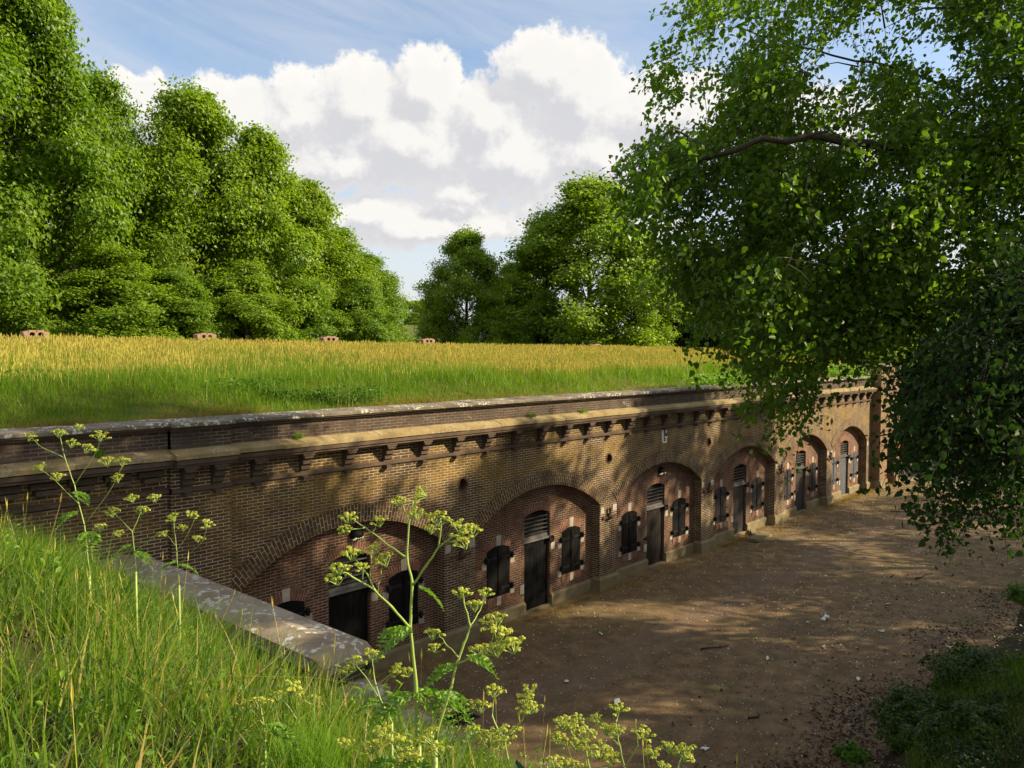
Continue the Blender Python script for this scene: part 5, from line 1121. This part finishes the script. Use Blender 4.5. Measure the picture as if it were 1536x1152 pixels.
plant('small umbel plant at the end of the wall coping, left of the tallest one', (590, 1085), 2.9,
      [([(590, 1085, 0), (572, 1050, 0), (562, 1010, .02), (560, 985, .03)], (0.005, 0.0025)), ([(572, 1050, 0), (550, 1015, .05), (535, 997, .06)], (0.0035, 0.002)), ([(566, 1030, 0), (590, 1010, -.04), (600, 1000, -.05)], (0.003, 0.002))],
      [(562, 976, .03, 34), (534, 990, .06, 38), (520, 1003, .07, 28), (596, 1003, -.05, 30), (611, 1004, -.05, 26)], [(572, 1055, 0, 40, 2.6)], seed=3)
plant('umbel plant low beside the dark broad leaves, left side', (770, 1165), 2.5,
      [([(770, 1165, 0), (758, 1110, 0), (740, 1075, .03), (744, 1040, .04)], (0.0055, 0.0025)), ([(758, 1110, 0), (785, 1080, -.05), (795, 1050, -.06)], (0.004, 0.002)), ([(750, 1095, .02), (722, 1100, .06)], (0.003, 0.002))],
      [(744, 1030, .04, 36), (722, 1052, .05, 38), (792, 1036, -.06, 40), (800, 1056, -.06, 34), (790, 1062, -.04, 28), (714, 1090, .06, 34), (735, 1100, .05, 44), (762, 1096, .0, 44), (750, 1112, .02, 34)], seed=4)
plant('umbel plant above the dark broad leaves, bottom centre of the view', (892, 1170), 2.35,
      [([(892, 1170, 0), (880, 1125, 0), (860, 1098, .03), (852, 1085, .03)], (0.005, 0.0025)), ([(880, 1125, 0), (892, 1100, -.03), (868, 1075, -.04)], (0.0035, 0.002)), ([(885, 1135, 0), (912, 1110, -.06)], (0.0035, 0.002))],
      [(848, 1079, .03, 38), (868, 1088, .0, 36), (842, 1102, .04, 34), (868, 1076, -.04, 24), (880, 1098, -.02, 38), (868, 1112, 0, 34), (900, 1120, -.06, 44), (915, 1135, -.06, 38), (838, 1140, .04, 38), (862, 1140, 0, 34)], seed=5)
plant('slender umbel plant with raised single head, right of the bottom centre', (945, 1175), 2.45,
      [([(945, 1175, 0), (932, 1120, 0), (926, 1085, .02), (930, 1068, .03)], (0.004, 0.0025)), ([(932, 1120, 0), (908, 1092, .05), (895, 1075, .06)], (0.003, 0.002)), ([(940, 1150, 0), (958, 1118, -.05), (956, 1078, -.06)], (0.0025, 0.0015))],
      [(930, 1058, .03, 30), (893, 1073, .06, 26), (912, 1085, .04, 36), (925, 1092, .02, 32), (968, 1096, -.05, 34)], seed=6)
plant('small umbel plant farthest right at the bottom of the view', (1012, 1175), 2.3,
      [([(1012, 1175, 0), (1022, 1140, 0), (1030, 1122, .02)], (0.004, 0.0025)), ([(1012, 1175, 0), (990, 1145, .05), (982, 1130, .06)], (0.003, 0.002))],
      [(1028, 1120, .02, 40), (1036, 1130, 0, 30), (981, 1126, .06, 30), (1006, 1114, .03, 28), (999, 1145, .04, 26)], seed=7)
plant('tall umbel plant at the left, in front of the cornice', (135, 860), 5.0,
      [([(135, 860, 0), (128, 790, 0), (112, 730, .05), (98, 690, .08), (90, 655, .1)], (0.009, 0.004)), ([(112, 730, .05), (140, 690, 0), (152, 660, -.05)], (0.006, 0.003)), ([(98, 690, .08), (60, 672, .15), (48, 660, .2)], (0.005, 0.003)), ([(128, 790, 0), (165, 740, -.1), (185, 700, -.15)], (0.006, 0.003)), ([(120, 760, 0), (80, 720, .1), (58, 705, .15)], (0.005, 0.003))],
      [(90, 648, .1, 44), (110, 664, .08, 40), (152, 652, -.05, 46), (135, 672, 0, 44), (48, 655, .2, 38), (185, 690, -.15, 42), (160, 690, -.1, 46), (58, 700, .15, 40), (85, 715, .1, 40), (118, 640, .06, 34), (176, 716, -.12, 38)], [(120, 770, 0, 70, 2.8), (130, 800, 0, 80, .3), (110, 740, 0, 55, .2)], seed=8)
plant('umbel plant at the left edge of the wall, in front of the pilaster', (270, 880), 4.9,
      [([(270, 880, 0), (266, 830, 0), (262, 790, .03), (262, 778, .04)], (0.006, 0.003)), ([(266, 830, 0), (285, 800, -.05), (292, 782, -.06)], (0.004, 0.002)), ([(268, 850, 0), (305, 815, -.08), (312, 790, -.1)], (0.004, 0.002)), ([(264, 820, 0), (248, 800, .08)], (0.003, 0.002))],
      [(258, 775, .04, 40), (290, 772, -.06, 36), (312, 785, -.1, 38), (275, 790, 0, 32), (298, 806, -.05, 34), (245, 800, .08, 28)], [(268, 850, 0, 60, 0.4), (268, 845, 0, 55, 2.7)], seed=9)
plant('bushy umbel plant low at the left picture edge', (205, 860), 4.4,
      [([(205, 860, 0), (200, 800, 0), (212, 770, .03)], (0.006, 0.003)), ([(200, 800, 0), (170, 770, .05)], (0.004, 0.002)), ([(203, 830, 0), (240, 800, -.05)], (0.004, 0.002))],
      [(214, 764, .03, 40), (168, 766, .05, 44), (232, 745, .0, 40), (196, 745, .03, 42), (150, 790, .06, 40), (178, 800, .05, 34)], [(202, 830, 0, 60, 0.2), (200, 820, 0, 60, 2.9)], seed=10)
plant('short umbel plant in the grass at bottom left of the tallest one', (400, 1110), 2.9,
      [([(400, 1110, 0), (396, 1075, 0), (392, 1058, .02)], (0.004, 0.0025)), ([(396, 1075, 0), (425, 1050, -.05), (445, 1035, -.06)], (0.003, 0.002)), ([(398, 1090, 0), (375, 1060, .05)], (0.003, 0.002))],
      [(392, 1050, .02, 36), (446, 1030, -.06, 34), (372, 1053, .05, 34), (415, 1040, -.03, 28), (470, 1045, -.1, 26)], [(398, 1090, 0, 50, .2)], seed=11)
plant('leafy umbel plant crowding the foot of the tallest one', (600, 1165), 2.45,
      [([(600, 1165, 0), (598, 1130, 0), (600, 1110, .02)], (0.005, 0.003)), ([(598, 1130, 0), (640, 1110, -.05)], (0.003, 0.002)), ([(600, 1150, 0), (560, 1120, .06)], (0.003, 0.002))],
      [(600, 1106, .02, 40), (640, 1100, -.05, 44), (655, 1120, -.06, 40), (558, 1115, .06, 40), (575, 1095, .04, 36), (520, 1110, .1, 34), (618, 1130, -.02, 40)], [(600, 1140, 0, 60, .4), (600, 1145, 0, 70, 2.7)], seed=12)

# dark broad-leaved plant at the bottom
pb = np.array(at(800, 1190, 2.45)); zb = float(bank_z(np.array([[pb[0]]]), np.array([[pb[1]]]))[0, 0]); pb[2] = max(zb-0.02, pb[2]-0.12)
e = empty('broadleaf_plant', pb, 'dark green plant with broad pointed leaves at the bottom edge', 'plant')
rg = np.random.default_rng(4)
for i in range(13):
    th = i*2.4; out_ = RT*math.cos(th)+FW*math.sin(th)*0.9; L_ = rg.uniform(0.17, 0.27); m = MB(); side = unit(np.cross(out_, [0, 0, 1.0])); prev = None
    for k in range(9):
        t = k/8; c = pb+out_*L_*(0.12+0.62*t**1.3)+np.array([0, 0, L_*(1.05*t-0.45*t*t)]); w_ = 0.030*math.sin(math.pi*min(1, 0.08+0.92*t)**0.9)+0.002
        row = [c-side*w_, c-np.array([0, 0, 0.010]), c+side*w_]
        if prev: m.poly([prev[0], prev[1], row[1], row[0]]); m.poly([prev[1], prev[2], row[2], row[1]])
        prev = row
    m.build('leaf', LEAF_BROAD, e, True)

# feathery light green tuft and nettle clumps
def tuft(name, label, x, y, z, h, n_, spread, mat, seed, cat='plant', w_=0.006, group=None):
    r_g = np.random.default_rng(seed); a = r_g.normal(size=(n_, 2))*spread
    o = link(name, blades_mesh(name, np.stack([x+a[:, 0], y+a[:, 1], np.full(n_, z)], 1), h*r_g.uniform(0.5, 1.0, n_), np.full(n_, w_), r_g.normal(size=(n_, 2))*0.35, r_g, np.clip(0.35+r_g.random(n_)*0.5, 0, 1), 3), mat); tag(o, label, cat, group); return o
for i, (u, v, dp, h, sp_, nn, lb) in enumerate([(452, 1150, 3.1, 0.30, 0.075, 900, 'feathery bright green tuft at the bottom, right in the bank grass'), (20, 790, 5.2, 0.42, 0.16, 500, 'bright green tuft at the left picture edge beside the cornice')]):
    p = at(u, v, dp); zb = float(bank_z(np.array([[p[0]]]), np.array([[p[1]]]))[0, 0]); tuft('feathery_tuft', lb, p[0], p[1], zb-0.02, h, nn, sp_, LEAF_HOG, 60+i, w_=0.005)
def nettle(u, v, dp, r, h, label, n_=420, mat=None, name='nettle_clump', size=0.075, group='leafy weeds along the parapet'):
    p = at(u, v, dp); x, y = p[0], max(p[1], 0.5); z = base_z(x, y); r_g = np.random.default_rng(int(u)); C = np.stack([x+r_g.normal(size=n_)*r, y+r_g.normal(size=n_)*r*0.6, z+h*r_g.random(n_)**0.8], 1)
    e = empty(name, (x, y, z), label, 'weed', group)
    link('leaves', leaf_mesh('leaves', C, r_g.normal(size=(n_, 3))*0.6+np.array([0, 0, 0.8]), size*r_g.uniform(0.6, 1.2, n_), r_g, None, 0.6, 0.3, None, True), mat or NETTLE, e)
    m = MB()
    for i in range(14): q = C[i*7]; m.tube([(q[0], q[1], z-0.05), (q[0]+0.02, q[1], q[2])], [0.006, 0.003], 4, False)
    m.build('stems', HSTEM, e)
for u, v, dp, r, h, lb in ((545, 600, 17.3, 0.28, 0.42, 'dark nettle clump above the first arch'), (370, 612, 16.0, 0.42, 0.34, 'wide low nettle clump right of the pilaster top'), (485, 604, 16.9, 0.22, 0.32, 'small nettle clump between the two larger ones'),
                           (40, 640, 15.0, 0.40, 0.40, 'leafy weeds at the left picture edge on the parapet'), (420, 606, 16.2, 0.25, 0.3, 'nettle clump left of the middle of the parapet'), (1090, 560, 28.5, 0.8, 0.5, 'leafy weeds on the parapet left of the hanging poplar twigs'), (1262, 556, 38.5, 1.3, 0.7, 'bright weeds on the parapet near the end pavilion')): nettle(u, v, dp, r, h, lb, 420 if dp < 25 else 900, NETTLE if dp < 25 else LEAF_HOG, size=0.075 if dp < 25 else 0.13)
# small plants rooted in the cornice
for x, z, lb in ((8.45, 5.13, 'small weed rooted on the ledge near the pilaster'), (15.2, 5.13, 'small weed on the ledge above the second arch'), (17.3, 5.13, 'little fern on the ledge right above the second arch crown'), (4.9, 5.13, 'weed on the ledge left of the pilaster'), (37.6, 5.13, 'weed on the ledge over the last arch')):
    tuft('ledge_weed', lb, x, -0.12, z-0.01, 0.17, 60, 0.04, LEAF_HOG, int(x*10), 'weed', 0.012, 'small weeds rooted on the ledge')
# low bushes on the mound
def low_bush(x, y, r, h, label, seed, mat, n_=2600):
    z = base_z(x, y); r_g = np.random.default_rng(seed); d_ = unit(r_g.normal(size=(n_, 3))); d_[:, 2] = np.abs(d_[:, 2]); lump = 0.75+0.25*np.sin(d_[:, 0]*5+seed)*np.cos(d_[:, 1]*6); C = np.array([x, y, z-0.05])+d_*np.array([r, r, h])*(lump*r_g.uniform(0.55, 1.0, n_))[:, None]
    e = empty('bush', (x, y, z), label, 'bush', 'low bushes on the mound across the yard')
    link('foliage', leaf_mesh('foliage', C, d_+np.array([0, 0, .6])+r_g.normal(size=(n_, 3))*0.5, 0.07*r_g.uniform(0.6, 1.3, n_), r_g, None, 0.65, 0.3, None, True), mat, e)
    m = MB()
    for i in range(10): q = C[i*11]; m.tube([(x, y, z-0.1), (x*.5+q[0]*.5, y*.5+q[1]*.5, z+0.3*h), q], [0.012, 0.008, 0.004], 4, False)
    m.build('stems', BARK, e)
low_bush(15.6, -9.0, 0.95, 0.75, 'rounded low bush on top of the right mound', 3, LEAF_SHADE, 4200)
low_bush(17.2, -9.7, 1.2, 0.7, 'wide dark bush right of the rounded one on the mound', 14, LEAF_SHADE, 5200)
low_bush(14.6, -10.0, 1.0, 0.6, 'bush nearest the viewer on the right mound', 15, LEAF_SHADE, 4200)
low_bush(14.2, -9.3, 0.7, 0.45, 'flatter bush on the left shoulder of the right mound', 4, LEAF_SHADE)
for i_, (x_, y_, r_, h_, l_) in enumerate([(12.9, -9.0, 0.5, 0.35, 'leafy weed clump at the left foot of the right mound'), (13.6, -8.5, 0.45, 0.3, 'small weed clump at the lower edge of the right mound'), (16.8, -9.6, 0.6, 0.4, 'dark weed clump behind the rounded bush on the mound'), (15.0, -9.9, 0.6, 0.4, 'weed clump in the middle of the right mound'), (12.6, -9.8, 0.55, 0.4, 'leafy weeds at the bottom edge of the picture on the mound'), (17.6, -9.0, 0.45, 0.3, 'weed clump at the far end of the right mound')]): low_bush(x_, y_, r_, h_, l_, 30+i_, [LEAF_SHADE, NETTLE][i_ % 2], 900)
low_bush(25.5, -9.2, 0.9, 0.6, 'bush at the right picture edge beside the shaded yard', 5, LEAF_POP)
